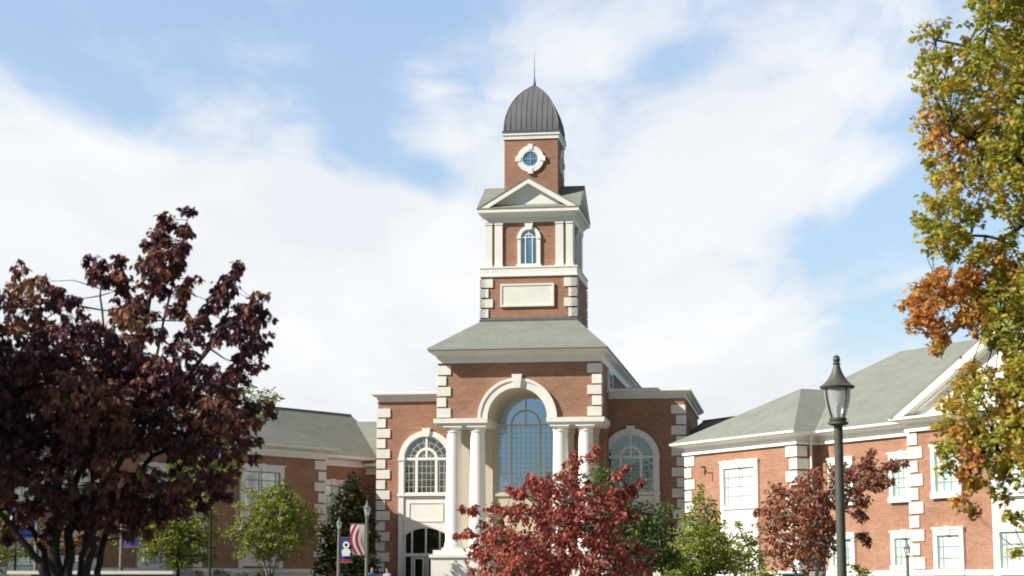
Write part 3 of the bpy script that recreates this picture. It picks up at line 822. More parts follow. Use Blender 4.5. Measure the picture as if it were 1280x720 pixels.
# ================================================================== TREES
def leaf_shape(kind):
    if kind == 'lobed':
        pts = [(0, 0, 0), (0.18, -0.34, 0.03), (0.42, -0.5, -0.03), (0.5, -0.2, 0.04), (0.78, -0.26, -0.03), (1.0, 0, -0.12), (0.78, 0.26, -0.03), (0.5, 0.2, 0.04), (0.42, 0.5, -0.03), (0.18, 0.34, 0.03)]
        return np.array(pts), [(0, 1, 2, 3), (0, 3, 4, 5), (0, 5, 6, 7), (0, 7, 8, 9)]
    pts = [(0, 0, 0), (0.35, -0.27, 0.07), (0.72, -0.2, 0.0), (1.0, 0, -0.14), (0.72, 0.2, 0.0), (0.35, 0.27, 0.07), (0.5, 0, -0.03)]
    return np.array(pts), [(0, 1, 2, 6), (6, 2, 3), (6, 3, 4), (0, 6, 4, 5)]


def rand_unit(rng):
    v = rng.normal(size=3)
    return v / np.linalg.norm(v)


def make_leaves(tips, rng, kind, size, per, droop, spread):
    """a tuft of leaves round every twig tip"""
    base, faces = leaf_shape(kind)
    V, Fc, tint = [], [], []
    off = 0
    for tip, tt in tips:
        for k in range(per):
            az = rng.uniform(0, 2 * math.pi)
            el = rng.normal(-droop, 0.45)
            d_ = np.array([math.cos(az) * math.cos(el), math.sin(az) * math.cos(el), math.sin(el)])
            sd_ = np.cross(d_, np.array([0, 0, 1.0]) + rng.normal(0, 0.5, 3))
            sd_ /= max(1e-6, np.linalg.norm(sd_))
            nn = np.cross(sd_, d_)
            s_ = size * rng.uniform(0.65, 1.25)
            p0 = tip + rng.normal(0, spread, 3)
            P = p0 + s_ * (base[:, :1] * d_ + base[:, 1:2] * sd_ + base[:, 2:3] * nn)
            V.append(P)
            Fc += [tuple(i + off for i in f) for f in faces]
            tint += [min(1, max(0, tt + rng.normal(0, 0.16)))] * len(faces)
            off += len(base)
    return np.concatenate(V), Fc, tint


def tree(name, label, cat, base, stems, clumps, leafmat, bark, seed, kind='oval', leaf=0.1, per=6, tip_gap=0.2, droop=0.5, spread=0.04, group=None,
         limb_r=0.05, twig_r=0.006, fill=1.0, shell=0.35, mint=5):
    """clumps: (x, y, z, rx, ry, rz) in world metres; every clump is fed by a limb from the nearest stem and holds many twig tips"""
    rng = np.random.default_rng(seed)
    base = Vector(base)
    root = tag(empty(name, base), label, cat, group)
    tb = MB(Matrix.Translation(-base))
    nodes = []
    for pts, r0, r1 in stems:
        n_ = len(pts)
        pp = [Vector(p) for p in pts]
        fine = []
        for i in range(n_ - 1):
            for q in range(4):
                f_ = q / 4.0
                fine.append(pp[i].lerp(pp[i + 1], f_) + Vector(rng.normal(0, r0 * 0.22, 3)) * (1 if i + q else 0))
        fine.append(pp[-1])
        rr = [r0 + (r1 - r0) * i / (len(fine) - 1) for i in range(len(fine))]
        tb.tube(fine, rr, 9)
        nodes += [(p, r) for p, r in zip(fine, rr)][len(fine) // 3:]
    tips = []
    for (cx, cy, cz, rx, ry, rz, *hue) in clumps:
        c = Vector((cx, cy, cz))
        best = min(nodes, key=lambda nr: (nr[0] - c).length + (0.35 * max(0, nr[0].z - c.z)))
        p, r = best
        r = min(r * 0.75, limb_r)
        mid = p.lerp(c, 0.5) + Vector(rng.normal(0, 0.05, 3)) * (c - p).length - Vector((0, 0, 0.03 * (c - p).length))
        path = [p, p.lerp(mid, 0.6), mid, mid.lerp(c, 0.55), c]
        tb.tube(path, [r, r * 0.8, r * 0.6, r * 0.45, r * 0.3], 6)
        vol = rx * ry * rz * 4.19
        n_t = max(mint, int(fill * vol / (tip_gap ** 3)))
        ct = rng.uniform(0, 1) if not hue else hue[0]
        for k in range(n_t):
            u = rand_unit(rng)
            rr_ = rng.uniform(shell, 1.0) ** 0.6
            q = np.array([cx, cy, cz]) + u * rr_ * np.array([rx, ry, rz]) * rng.uniform(0.8, 1.12)
            tips.append((q, (0.5 * ct + 0.5 * rng.uniform(0, 1)) if not hue else ct + rng.normal(0, 0.15)))
            if k % 4 == 0:
                qv = Vector(q)
                tb.tube([c.lerp(qv, 0.05), c.lerp(qv, 0.55) + Vector(rng.normal(0, 0.05, 3)) * (qv - c).length, qv], [twig_r * 1.8, twig_r * 1.3, twig_r * 0.7], 4)
    tb.build('trunk', bark, root, smooth=True, normals=False)
    V, Fc, tint = make_leaves(tips, rng, kind, leaf, per, droop, spread)
    V = V - np.array(base)
    me = bpy.data.meshes.new('crown')
    me.from_pydata(V.tolist(), [], Fc)
    at_ = me.attributes.new('tint', 'FLOAT', 'FACE')
    at_.data.foreach_set('value', tint)
    me.materials.append(leafmat)
    o = link(bpy.data.objects.new('crown', me))
    o.parent = root
    return root


def clump_field(cl, Y, depth, seed, layers=3):
    """clumps given by where they stand in the picture at depth Y, then filled to a real depth"""
    rng = random.Random(seed)
    out = []
    mx = sum(c[0] for c in cl) / len(cl)
    my = sum(c[1] for c in cl) / len(cl)
    for (px, py, r, *hue) in cl:
        for k in range(layers):
            f = 0 if layers == 1 else (k / (layers - 1) * 2 - 1)
            dp = depth * min(1.0, 0.15 + (r / 30.0) ** 1.3)
            yy = Y + f * dp * rng.uniform(0.6, 1.0) + rng.uniform(-0.15, 0.15) * dp
            q = 1 - 0.12 * abs(f)
            p = at(mx + (px - mx) * q, my + (py - my) * q, yy)
            rr = r / F_PX * Y * rng.uniform(0.85, 1.1)
            out.append((p.x, p.y, p.z, rr, rr * 1.1, rr * 0.85, *hue))
    return out


def stem(pxs, Y, r0, r1, y_off=0.0, zb=None):
    pts = []
    for i, (px, py) in enumerate(pxs):
        pts.append(at(px, py, Y + y_off * i / max(1, len(pxs) - 1)))
    if zb is not None:
        d_ = pts[0]
        pts.insert(0, Vector((d_.x, d_.y, zb)))
    return (pts, r0, r1)


M['leaf_purple'] = leaf_mat('purple_leaves', [(0.0, (0.042, 0.020, 0.042)), (0.40, (0.10, 0.040, 0.055)), (0.64, (0.22, 0.085, 0.068)), (0.84, (0.38, 0.18, 0.10)), (1.0, (0.24, 0.22, 0.05))], 1.3, 0.25, 0.35)
M['leaf_red'] = leaf_mat('red_leaves', [(0.0, (0.13, 0.026, 0.026)), (0.4, (0.31, 0.064, 0.052)), (0.72, (0.46, 0.15, 0.10)), (1.0, (0.54, 0.28, 0.16))], 1.4, 0.3, 0.35)
M['leaf_rust'] = leaf_mat('rust_leaves', [(0.0, (0.16, 0.050, 0.036)), (0.45, (0.31, 0.115, 0.070)), (0.85, (0.44, 0.20, 0.105)), (1.0, (0.30, 0.24, 0.08))], 1.2, 0.3, 0.4)
M['leaf_maple'] = leaf_mat('turning_leaves', [(0.0, (0.26, 0.29, 0.04)), (0.25, (0.40, 0.39, 0.065)), (0.48, (0.54, 0.42, 0.075)), (0.70, (0.60, 0.33, 0.08)), (1.0, (0.58, 0.22, 0.08))], 0.85, 0.38, 0.12)
M['leaf_yellow'] = leaf_mat('yellow_green_leaves', [(0.0, (0.12, 0.15, 0.024)), (0.5, (0.23, 0.245, 0.04)), (1.0, (0.36, 0.33, 0.06))], 0.8, 0.35, 0.4)
M['leaf_bright'] = leaf_mat('bright_green_leaves', [(0.0, (0.15, 0.20, 0.03)), (0.5, (0.27, 0.32, 0.05)), (1.0, (0.42, 0.43, 0.08))], 0.8, 0.35, 0.4)
M['leaf_green'] = leaf_mat('green_leaves', [(0.0, (0.045, 0.08, 0.02)), (0.5, (0.085, 0.13, 0.03)), (1.0, (0.18, 0.20, 0.045))], 0.8, 0.25, 0.4)
M['leaf_magnolia'] = leaf_mat('magnolia_leaves', [(0.0, (0.018, 0.030, 0.012)), (0.55, (0.035, 0.045, 0.014)), (0.85, (0.09, 0.075, 0.02)), (1.0, (0.16, 0.10, 0.03))], 0.9, 0.12, 0.3, rough=0.4)
M['leaf_orange'] = leaf_mat('orange_leaves', [(0.0, (0.12, 0.10, 0.02)), (0.5, (0.26, 0.12, 0.025)), (1.0, (0.36, 0.11, 0.03))], 1.0, 0.3, 0.5)

# --- 1. the big dark tree at the left
CL = [(-60, 420, 50), (-40, 520, 60), (-50, 610, 50), (10, 375, 34), (20, 345, 20), (48, 352, 18), (75, 372, 26), (60, 430, 48), (10, 470, 50), (30, 560, 50), (100, 500, 52), (110, 560, 46),
      (120, 420, 34), (112, 326, 11), (128, 330, 10), (146, 326, 11), (152, 345, 9), (155, 385, 24), (150, 450, 40), (170, 370, 16), (185, 310, 16), (200, 292, 14), (205, 272, 9), (213, 278, 8), (192, 330, 18),
      (186, 400, 26), (205, 345, 12), (236, 262, 7), (234, 285, 9), (230, 306, 7), (205, 318, 12), (238, 348, 11), (222, 315, 7), (228, 375, 10), (200, 470, 42), (180, 530, 46), (235, 430, 26), (250, 480, 40), (240, 550, 44),
      (262, 392, 18), (285, 362, 13), (290, 338, 9), (300, 330, 6), (280, 410, 24), (308, 400, 26), (325, 372, 14), (332, 395, 12), (330, 425, 16), (318, 450, 18), (298, 470, 24), (285, 520, 34), (318, 525, 22), (300, 565, 26), (338, 510, 10),
      (275, 600, 24), (230, 610, 24), (180, 610, 30), (120, 620, 30), (60, 620, 34), (0, 620, 30), (312, 545, 16), (150, 640, 14), (205, 640, 12), (90, 650, 16), (20, 655, 14), (168, 656, 8), (176, 646, 7), (160, 668, 6), (40, 636, 18), (70, 652, 14), (112, 650, 16), (140, 658, 12), (200, 650, 13), (228, 640, 14), (255, 628, 14), (110, 672, 9), (60, 668, 8), (185, 664, 7), (10, 668, 10), (280, 615, 12), (130, 636, 20), (215, 628, 18)]
Yd = 20.0
base = Vector((at(85, 720, Yd).x, Yd, 0.0))
st = [stem([(72, 735), (72, 690), (70, 620), (85, 540), (110, 460)], Yd, 0.085, 0.03, zb=0.0),
      stem([(80, 740), (86, 690), (92, 610), (130, 520), (175, 440), (195, 330)], Yd, 0.07, 0.016, 0.3, 0.0),
      stem([(62, 740), (50, 705), (22, 668), (0, 640), (-40, 560), (-60, 450)], Yd - 0.3, 0.05, 0.02, -0.3, 0.0),
      stem([(66, 740), (58, 700), (40, 660), (10, 640), (-5, 560), (10, 430)], Yd + 0.3, 0.045, 0.015, 0.2, 0.0),
      stem([(108, 740), (112, 700), (118, 640), (170, 540), (235, 470), (290, 400)], Yd - 0.2, 0.05, 0.016, -0.4, 0.0),
      stem([(120, 740), (126, 690), (140, 630), (190, 570), (250, 540), (310, 520)], Yd + 0.2, 0.045, 0.016, 0.4, 0.0),
      stem([(100, 740), (102, 700), (110, 650), (120, 560), (60, 470), (50, 380)], Yd + 0.5, 0.045, 0.014, 0.5, 0.0),
      stem([(170, 540), (190, 470), (205, 400), (222, 330), (234, 275)], Yd + 0.1, 0.02, 0.006), stem([(235, 470), (262, 430), (285, 390), (292, 345)], Yd - 0.3, 0.016, 0.006),
      stem([(240, 540), (290, 470), (325, 410), (328, 380)], Yd + 0.3, 0.016, 0.006), stem([(130, 520), (135, 440), (125, 370), (130, 335)], Yd + 0.2, 0.018, 0.006)]
tree('purple_tree', 'large dark purple multi-stemmed tree at the left, leaves drooping in tufts', 'tree', base, st, clump_field(CL, Yd, 0.95, 1), M['leaf_purple'], M['bark_dark'], 11,
     leaf=0.078, per=10, tip_gap=0.15, droop=0.85, spread=0.016, limb_r=0.011, fill=0.95, twig_r=0.003, mint=7)

# --- 2. the red tree in the middle
CL = [(720, 570, 8), (708, 588, 14), (725, 600, 16), (745, 560, 5), (690, 600, 14), (665, 598, 10), (662, 596, 8), (683, 615, 20), (715, 625, 26), (750, 615, 18), (775, 612, 12), (782, 585, 6), (790, 612, 8), (802, 602, 4), (770, 640, 22), (790, 640, 14),
      (735, 660, 30), (695, 655, 30), (655, 640, 22), (640, 612, 7), (630, 640, 16), (648, 612, 9), (615, 635, 9), (605, 660, 16), (618, 675, 24), (578, 634, 5), (570, 668, 4), (590, 690, 14), (600, 705, 20), (650, 690, 30),
      (700, 700, 30), (745, 700, 28), (780, 680, 20), (790, 705, 18), (812, 690, 6), (808, 715, 8), (640, 720, 26), (690, 735, 30), (740, 735, 28), (600, 735, 20), (785, 735, 18)]
Yr = 35.0
base = Vector((at(700, 725, Yr).x, Yr, 0.0))
st = [stem([(697, 770), (700, 700), (712, 640), (718, 585)], Yr, 0.07, 0.012, zb=0.0), stem([(690, 770), (670, 720), (640, 670), (625, 650)], Yr - 0.2, 0.05, 0.014, -0.4, 0.0),
      stem([(704, 770), (735, 710), (765, 660), (785, 620)], Yr + 0.2, 0.05, 0.014, 0.4, 0.0), stem([(694, 770), (690, 710), (680, 650), (668, 605)], Yr + 0.3, 0.05, 0.012, 0.5, 0.0)]
tree('red_tree', 'bright crimson leaved tree in front of the columned portico', 'tree', base, st, clump_field(CL, Yr, 1.1, 2), M['leaf_red'], M['bark'], 12,
     leaf=0.095, per=8, tip_gap=0.18, droop=0.7, spread=0.028, limb_r=0.014, fill=0.72, mint=6)

# --- 3. rust tree at the right
CL = [(1090, 565, 6), (1088, 578, 8), (1062, 582, 14), (1075, 600, 18), (1100, 590, 10), (1118, 577, 6), (1130, 578, 5), (1098, 605, 12), (1080, 625, 12), (1110, 600, 8), (1040, 590, 16), (1015, 590, 12), (1000, 605, 14), (985, 618, 12),
      (965, 612, 9), (962, 630, 12), (1010, 625, 24), (1045, 620, 22), (980, 645, 20), (1015, 655, 26), (955, 660, 14), (965, 680, 18), (1000, 685, 26), (1040, 660, 16), (1078, 645, 7), (1084, 676, 5), (1035, 690, 16), (975, 702, 14), (1010, 705, 18), (1055, 600, 16), (948, 640, 5)]
Yu = 45.0
base = Vector((at(1012, 725, Yu).x, Yu, 0.1))
st = [stem([(1030, 730), (1028, 700), (1045, 650), (1075, 600)], Yu, 0.07, 0.014, zb=0.1), stem([(1010, 730), (1008, 690), (1000, 640), (990, 610)], Yu, 0.06, 0.014, 0.4, 0.1), stem([(1020, 730), (1022, 690), (1030, 640), (1045, 600)], Yu - 0.2, 0.06, 0.014, -0.4, 0.1),
      stem([(1000, 730), (985, 690), (968, 650), (962, 625)], Yu + 0.3, 0.05, 0.014, 0.4, 0.1)]
tree('rust_tree', 'rust brown leaved tree behind the tall lamp post', 'tree', base, st, clump_field(CL, Yu, 1.2, 3), M['leaf_rust'], M['bark_pale'], 13,
     leaf=0.105, per=8, tip_gap=0.215, droop=0.5, spread=0.035, limb_r=0.016, fill=1.0, mint=7)

# --- 4. the turning oak that reaches in from the right
CL = [(1155, 45, 20), (1175, 35, 14), (1150, 75, 16), (1190, 75, 26), (1160, 110, 18), (1195, 115, 26), (1165, 140, 16), (1150, 155, 12), (1185, 165, 24), (1215, 60, 26), (1235, 25, 26), (1225, 105, 28), (1260, 60, 34), (1290, 20, 36), (1255, 115, 30),
      (1215, 150, 26), (1245, 165, 30), (1180, 200, 20), (1200, 215, 22), (1225, 205, 26), (1265, 205, 30), (1160, 205, 9), (1190, 245, 16), (1165, 250, 13), (1150, 275, 10), (1175, 280, 18), (1160, 300, 14), (1195, 290, 16), (1210, 260, 16), (1185, 315, 10),
      (1245, 240, 18), (1290, 150, 40), (1300, 250, 34), (1220, 320, 14), (1235, 310, 12), (1205, 345, 14), (1170, 350, 16), (1150, 360, 10), (1135, 378, 10), (1150, 395, 16), (1175, 375, 16), (1195, 365, 14), (1165, 415, 10), (1170, 435, 5), (1140, 405, 8), (1215, 360, 10),
      (1255, 330, 12), (1275, 345, 22), (1250, 370, 18), (1265, 385, 24), (1235, 395, 18), (1225, 410, 14), (1250, 425, 24), (1280, 420, 28), (1300, 380, 34), (1270, 460, 22), (1225, 375, 10), (1215, 388, 18), (1237, 372, 16), (1202, 402, 12), (1222, 345, 14), (1262, 300, 16), (1250, 345, 14),
      (1210, 480, 14), (1195, 500, 14), (1220, 505, 20), (1245, 490, 20), (1180, 530, 12), (1200, 540, 20), (1230, 540, 24), (1262, 530, 26), (1290, 500, 34), (1190, 565, 14), (1215, 575, 20), (1245, 575, 22), (1275, 570, 24), (1178, 560, 8), (1185, 585, 10), (1210, 605, 16),
      (1240, 605, 18), (1265, 600, 18), (1200, 625, 9), (1215, 640, 8), (1255, 620, 10), (1300, 560, 34), (1272, 690, 7), (1300, 690, 10), (1330, 600, 50), (1330, 480, 60), (1340, 350, 60), (1340, 200, 70), (1340, 80, 70), (1400, 300, 80), (1400, 120, 80), (1400, 500, 70),
      (1320, -60, 70), (1240, -40, 36), (1420, -40, 80)]
Yo = 22.0
ORANGE = [(1175, 150, 40, 0.72), (1215, 165, 26, 0.55), (1165, 400, 52, 0.95), (1195, 355, 34, 0.8), (1205, 620, 34, 0.8), (1240, 325, 20, 0.6), (1150, 150, 30, 0.75), (1160, 105, 22, 0.5), (1185, 200, 22, 0.5), (1265, 590, 20, 0.4), (1195, 510, 18, 0.5), (1230, 250, 22, 0.5), (1225, 420, 20, 0.65), (1195, 545, 22, 0.55)]
q5 = random.Random(9)
CL = [(a, b, c, max([v for (u, w_, r, v) in ORANGE if (a - u) ** 2 + (b - w_) ** 2 < r * r], default=0.0) + q5.uniform(0.08, 0.40)) for (a, b, c) in CL]
CL = [(a, b, c, min(0.98, h if h < 0.5 else h - 0.2)) for (a, b, c, h) in CL]
base = Vector((at(1430, 725, Yo).x, Yo, 0.0))
st = [stem([(1430, 760), (1428, 600), (1420, 400), (1400, 150), (1380, -60)], Yo, 0.17, 0.06, zb=0.0),
      stem([(1425, 560), (1370, 520), (1300, 530), (1230, 560)], Yo - 0.2, 0.06, 0.015, -0.3), stem([(1420, 480), (1340, 440), (1282, 360), (1250, 395), (1180, 370)], Yo + 0.2, 0.06, 0.009, 0.2),
      stem([(1415, 330), (1340, 260), (1270, 200), (1190, 160)], Yo, 0.06, 0.015, -0.5), stem([(1400, 180), (1330, 110), (1250, 70), (1170, 50)], Yo + 0.1, 0.055, 0.014, 0.4), stem([(1410, 250), (1330, 250), (1250, 300), (1180, 290)], Yo + 0.4, 0.04, 0.01, 0.3),
      stem([(1425, 600), (1370, 640), (1310, 690), (1268, 684)], Yo - 0.4, 0.03, 0.006, -0.2)]
tree('oak_tree', 'large tree with green and orange leaves reaching in from the right edge', 'tree', base, st, clump_field(CL, Yo, 1.1, 4, 3), M['leaf_maple'], M['bark_dark'], 14,
     kind='lobed', leaf=0.07, per=8, tip_gap=0.135, droop=0.3, spread=0.034, limb_r=0.014, twig_r=0.003, fill=0.7, mint=7)

# --- 5.. trees round the halls
def simple_tree(name, label, px, pyb, Y, crown, mat, bark, seed, leaf, gap, depth, group=None, layers=3, per=5, kind='oval', zb=0.5, r=0.09, droop=0.2, fill=0.8, multi=False, spread=0.06):
    group = group or {'green_tree': 'green trees round the lawn', 'young_tree': 'young trees beside the halls', 'green_shrub': 'green shrubs before the lit hall'}.get(name)
    b_ = at(px, pyb, Y)
    base = Vector((b_.x, Y, zb))
    tx, ty = min(crown, key=lambda c: c[1])[:2]
    sts = [stem([(px, pyb), (px + 2, (pyb + ty) / 2), (tx, ty)], Y, r, 0.02, zb=zb)]
    if multi:
        for dxp, q in ((-22, -0.5), (24, 0.5)):
            sts.append(stem([(px + dxp * 0.15, pyb), (px + dxp * 0.6, pyb - 30), (px + dxp * 1.6, (pyb + ty) / 2)], Y + q * 0.3, r * 0.8, 0.02, q, zb))
    return tree(name, label, 'tree', base, sts, clump_field(crown, Y, depth, seed, layers), mat, bark, seed + 50, leaf=leaf, tip_gap=gap, per=per, kind=kind, droop=droop, spread=spread, fill=fill, group=group)


simple_tree('young_tree', 'airy yellow green tree between the purple tree and the dark conical evergreen', 337, 716, 85,
            [(352, 607, 10), (340, 620, 16), (362, 622, 14), (325, 635, 16), (378, 630, 10), (350, 645, 22), (320, 660, 18), (385, 650, 14), (300, 650, 10), (305, 675, 14), (360, 670, 22), (388, 675, 12), (335, 685, 18), (290, 660, 7), (372, 692, 10), (398, 662, 7), (280, 672, 8), (295, 630, 8), (312, 612, 8), (400, 640, 7), (300, 690, 12), (325, 700, 10), (355, 698, 10)],
            M['leaf_yellow'], M['bark_pale'], 21, 0.16, 0.33, 1.5, multi=True, fill=1.5, per=7)
simple_tree('magnolia_tree', 'dark conical evergreen beside the banner lamp posts', 440, 722, 112,
            [(440, 594, 7), (434, 604, 10), (447, 610, 12), (428, 622, 13), (450, 630, 15), (420, 642, 15), (440, 645, 18), (462, 648, 10), (410, 665, 15), (432, 668, 20), (455, 670, 16), (470, 672, 8), (405, 690, 15), (430, 695, 20), (455, 697, 18), (402, 712, 14), (440, 714, 20), (465, 712, 12)],
            M['leaf_magnolia'], M['bark_dark'], 22, 0.26, 0.40, 1.3, fill=1.1, per=6, droop=0.0)
simple_tree('green_tree', 'dark green bushy tree right behind the crimson tree', 795, 724, 60,
            [(752, 584, 9), (740, 592, 12), (764, 590, 10), (735, 608, 14), (760, 612, 16), (782, 622, 14), (806, 636, 13), (826, 640, 12), (840, 636, 7), (800, 655, 20), (828, 655, 16), (770, 645, 22), (812, 672, 26), (838, 672, 14), (790, 692, 26), (828, 702, 24), (845, 700, 12)],
            M['leaf_green'], M['bark'], 23, 0.15, 0.27, 1.4, fill=0.9, per=6)
simple_tree('young_tree', 'bright lime green tree in front of the lit hall corner', 885, 724, 72,
            [(872, 620, 6), (868, 632, 9), (880, 640, 9), (895, 640, 6), (862, 650, 13), (885, 658, 15), (905, 655, 8), (848, 668, 14), (870, 675, 20), (895, 678, 18), (842, 690, 16), (865, 700, 22), (895, 702, 22), (840, 712, 16), (915, 698, 12), (875, 720, 20), (855, 645, 6), (908, 672, 10), (835, 700, 12), (915, 715, 14), (850, 720, 16), (890, 625, 4), (876, 608, 3)],
            M['leaf_bright'], M['bark_pale'], 24, 0.13, 0.25, 1.3, fill=1.1, multi=True, per=6)
simple_tree('green_shrub', 'green leafy shrub before the white window panel', 935, 722, 78,
            [(922, 655, 6), (935, 668, 8), (918, 672, 10), (945, 676, 8), (925, 690, 14), (942, 694, 12), (930, 708, 16), (950, 712, 12), (910, 706, 10), (915, 685, 10), (940, 680, 10), (955, 700, 10), (905, 690, 9)],
            M['leaf_bright'], M['bark'], 25, 0.15, 0.27, 1.0, fill=0.8, r=0.05)
simple_tree('green_tree', 'tall yellow green tree showing past the right edge of the purple tree crown', 262, 722, 62,
            [(300, 470, 12), (292, 482, 12), (312, 485, 10), (285, 500, 16), (335, 493, 9), (345, 498, 7), (328, 505, 9), (270, 520, 20), (300, 520, 18), (325, 525, 10), (250, 550, 26), (285, 555, 22), (305, 550, 10), (230, 590, 26), (265, 595, 24), (290, 590, 14)],
            M['leaf_yellow'], M['bark_dark'], 26, 0.15, 0.32, 1.6, fill=1.2, r=0.05)
simple_tree('green_tree', 'dense olive green tree low behind the purple tree, left of the airy yellow green tree', 222, 722, 76,
            [(215, 612, 18), (250, 622, 16), (190, 630, 20), (230, 645, 24), (265, 645, 16), (175, 655, 18), (205, 670, 24), (245, 675, 22), (275, 668, 12), (180, 690, 18), (225, 698, 22), (262, 698, 16), (155, 675, 12)], M['leaf_yellow'], M['bark_dark'], 29, 0.16, 0.30, 1.4, fill=1.0)
simple_tree('green_tree', 'green tree behind the forked stems at the left edge', 18, 722, 66,
            [(20, 650, 20), (5, 665, 20), (35, 670, 16), (20, 690, 20), (-10, 690, 24), (40, 690, 8), (-20, 655, 24)], M['leaf_yellow'], M['bark'], 27, 0.17, 0.34, 1.4, fill=0.6)
simple_tree('orange_tree', 'small orange leaved tree among the dark stems at the left', 62, 722, 64,
            [(55, 662, 10), (70, 668, 9), (50, 675, 9), (64, 680, 10), (100, 675, 10), (92, 685, 9), (112, 672, 9), (120, 690, 7), (105, 690, 8), (80, 690, 8), (40, 664, 6)], M['leaf_orange'], M['bark'], 28, 0.15, 0.30, 0.8, fill=0.6, r=0.05)
# unseen tree added left of the frame to cast shade on the purple tree
rs = random.Random(5)
cl_ = []
for k in range(80):
    a_, z_, r_ = rs.uniform(0, 6.28), rs.uniform(1.8, 7.2), rs.uniform(0.2, 1.0)
    wd = 2.6 * math.sqrt(max(0.05, 1 - ((z_ - 4.4) / 3.2) ** 2))
    cl_.append((-9.6 + wd * r_ * math.cos(a_), 17.6 + wd * r_ * math.sin(a_), z_, 0.62, 0.62, 0.5))
tree('added_shade_tree', 'unseen broad green tree added to shade the purple tree', 'tree', (-9.6, 17.6, 0), [([(-9.6, 17.6, 0), (-9.6, 17.5, 2.5), (-9.5, 17.6, 5), (-9.6, 17.6, 6.6)], 0.2, 0.05)],
     cl_, M['leaf_green'], M['bark'], 61, leaf=0.2, tip_gap=0.36, per=6, fill=0.9, limb_r=0.05)


# tall trees along the lawn, out of the frame: the windows of the domed hall mirror them
def far_tree(label, x, y, H, W, mat, seed):
    q = random.Random(seed)
    cl2 = []
    for k in range(46):
        z = H * q.uniform(0.28, 0.97)
        wd = W * math.sqrt(max(0.04, 1 - ((z / H - 0.58) / 0.44) ** 2))
        a, r = q.uniform(0, 6.28), q.uniform(0.2, 1.0)
        cl2.append((x + wd * r * math.cos(a), y + wd * r * math.sin(a), z, W * 0.3, W * 0.3, W * 0.26))
    tree('lawn_tree', label, 'tree', (x, y, gz(x, y)), [([(x, y, gz(x, y)), (x, y, H * 0.3), (x + 0.2, y, H * 0.6), (x, y, H * 0.88)], 0.3, 0.06)], cl2, mat, M['bark'], seed, leaf=0.42, tip_gap=W * 0.17, per=6, fill=0.8, limb_r=0.08, twig_r=0.015, spread=0.15)


far_tree('tall green tree on the open lawn nearest the domed hall', -35, 40, 13, 5, M['leaf_green'], 71)
far_tree('tall yellow green tree on the open lawn beside a green one', -43, 30, 14, 5, M['leaf_yellow'], 72)
far_tree('tallest green tree at the far end of the lawn', -27, -24, 18, 6, M['leaf_green'], 73)
far_tree('tall tree with turning leaves at the far end of the lawn', -38, -30, 17, 6, M['leaf_maple'], 74)


# ================================================================== SHRUBS
def ball_shrub(label, px, py, Y, r_px, mat, seed, group):
    c = at(px, py, Y)
    r = r_px / F_PX * Y
    zc = c.z
    return tree('round_shrub', label, 'shrub', (c.x, Y, 0.5), [([(c.x, Y, 0.5), (c.x, Y, zc)], 0.05, 0.03)], [(c.x, Y, zc, r, r, r), (c.x, Y, zc - r * 0.8, r, r, r)], mat, M['bark'], seed, leaf=0.09, tip_gap=0.14, per=5, fill=1.2, shell=0.6, group=group)


ball_shrub('dark round clipped shrub left of the lit one under the yellow green tree', 247, 722, 80, 10, M['leaf_magnolia'], 31, 'clipped shrubs below the left hall')
ball_shrub('larger dark round clipped shrub under the yellow green tree', 276, 722, 80, 12, M['leaf_magnolia'], 32, 'clipped shrubs below the left hall')
ball_shrub('dark round clipped shrub at the foot of the yellow green tree trunk', 330, 723, 79, 12, M['leaf_magnolia'], 34, 'clipped shrubs below the left hall')
ball_shrub('sunny green shrub in front of the dark clipped shrubs', 302, 724, 77, 9, M['leaf_bright'], 33, 'clipped shrubs below the left hall')


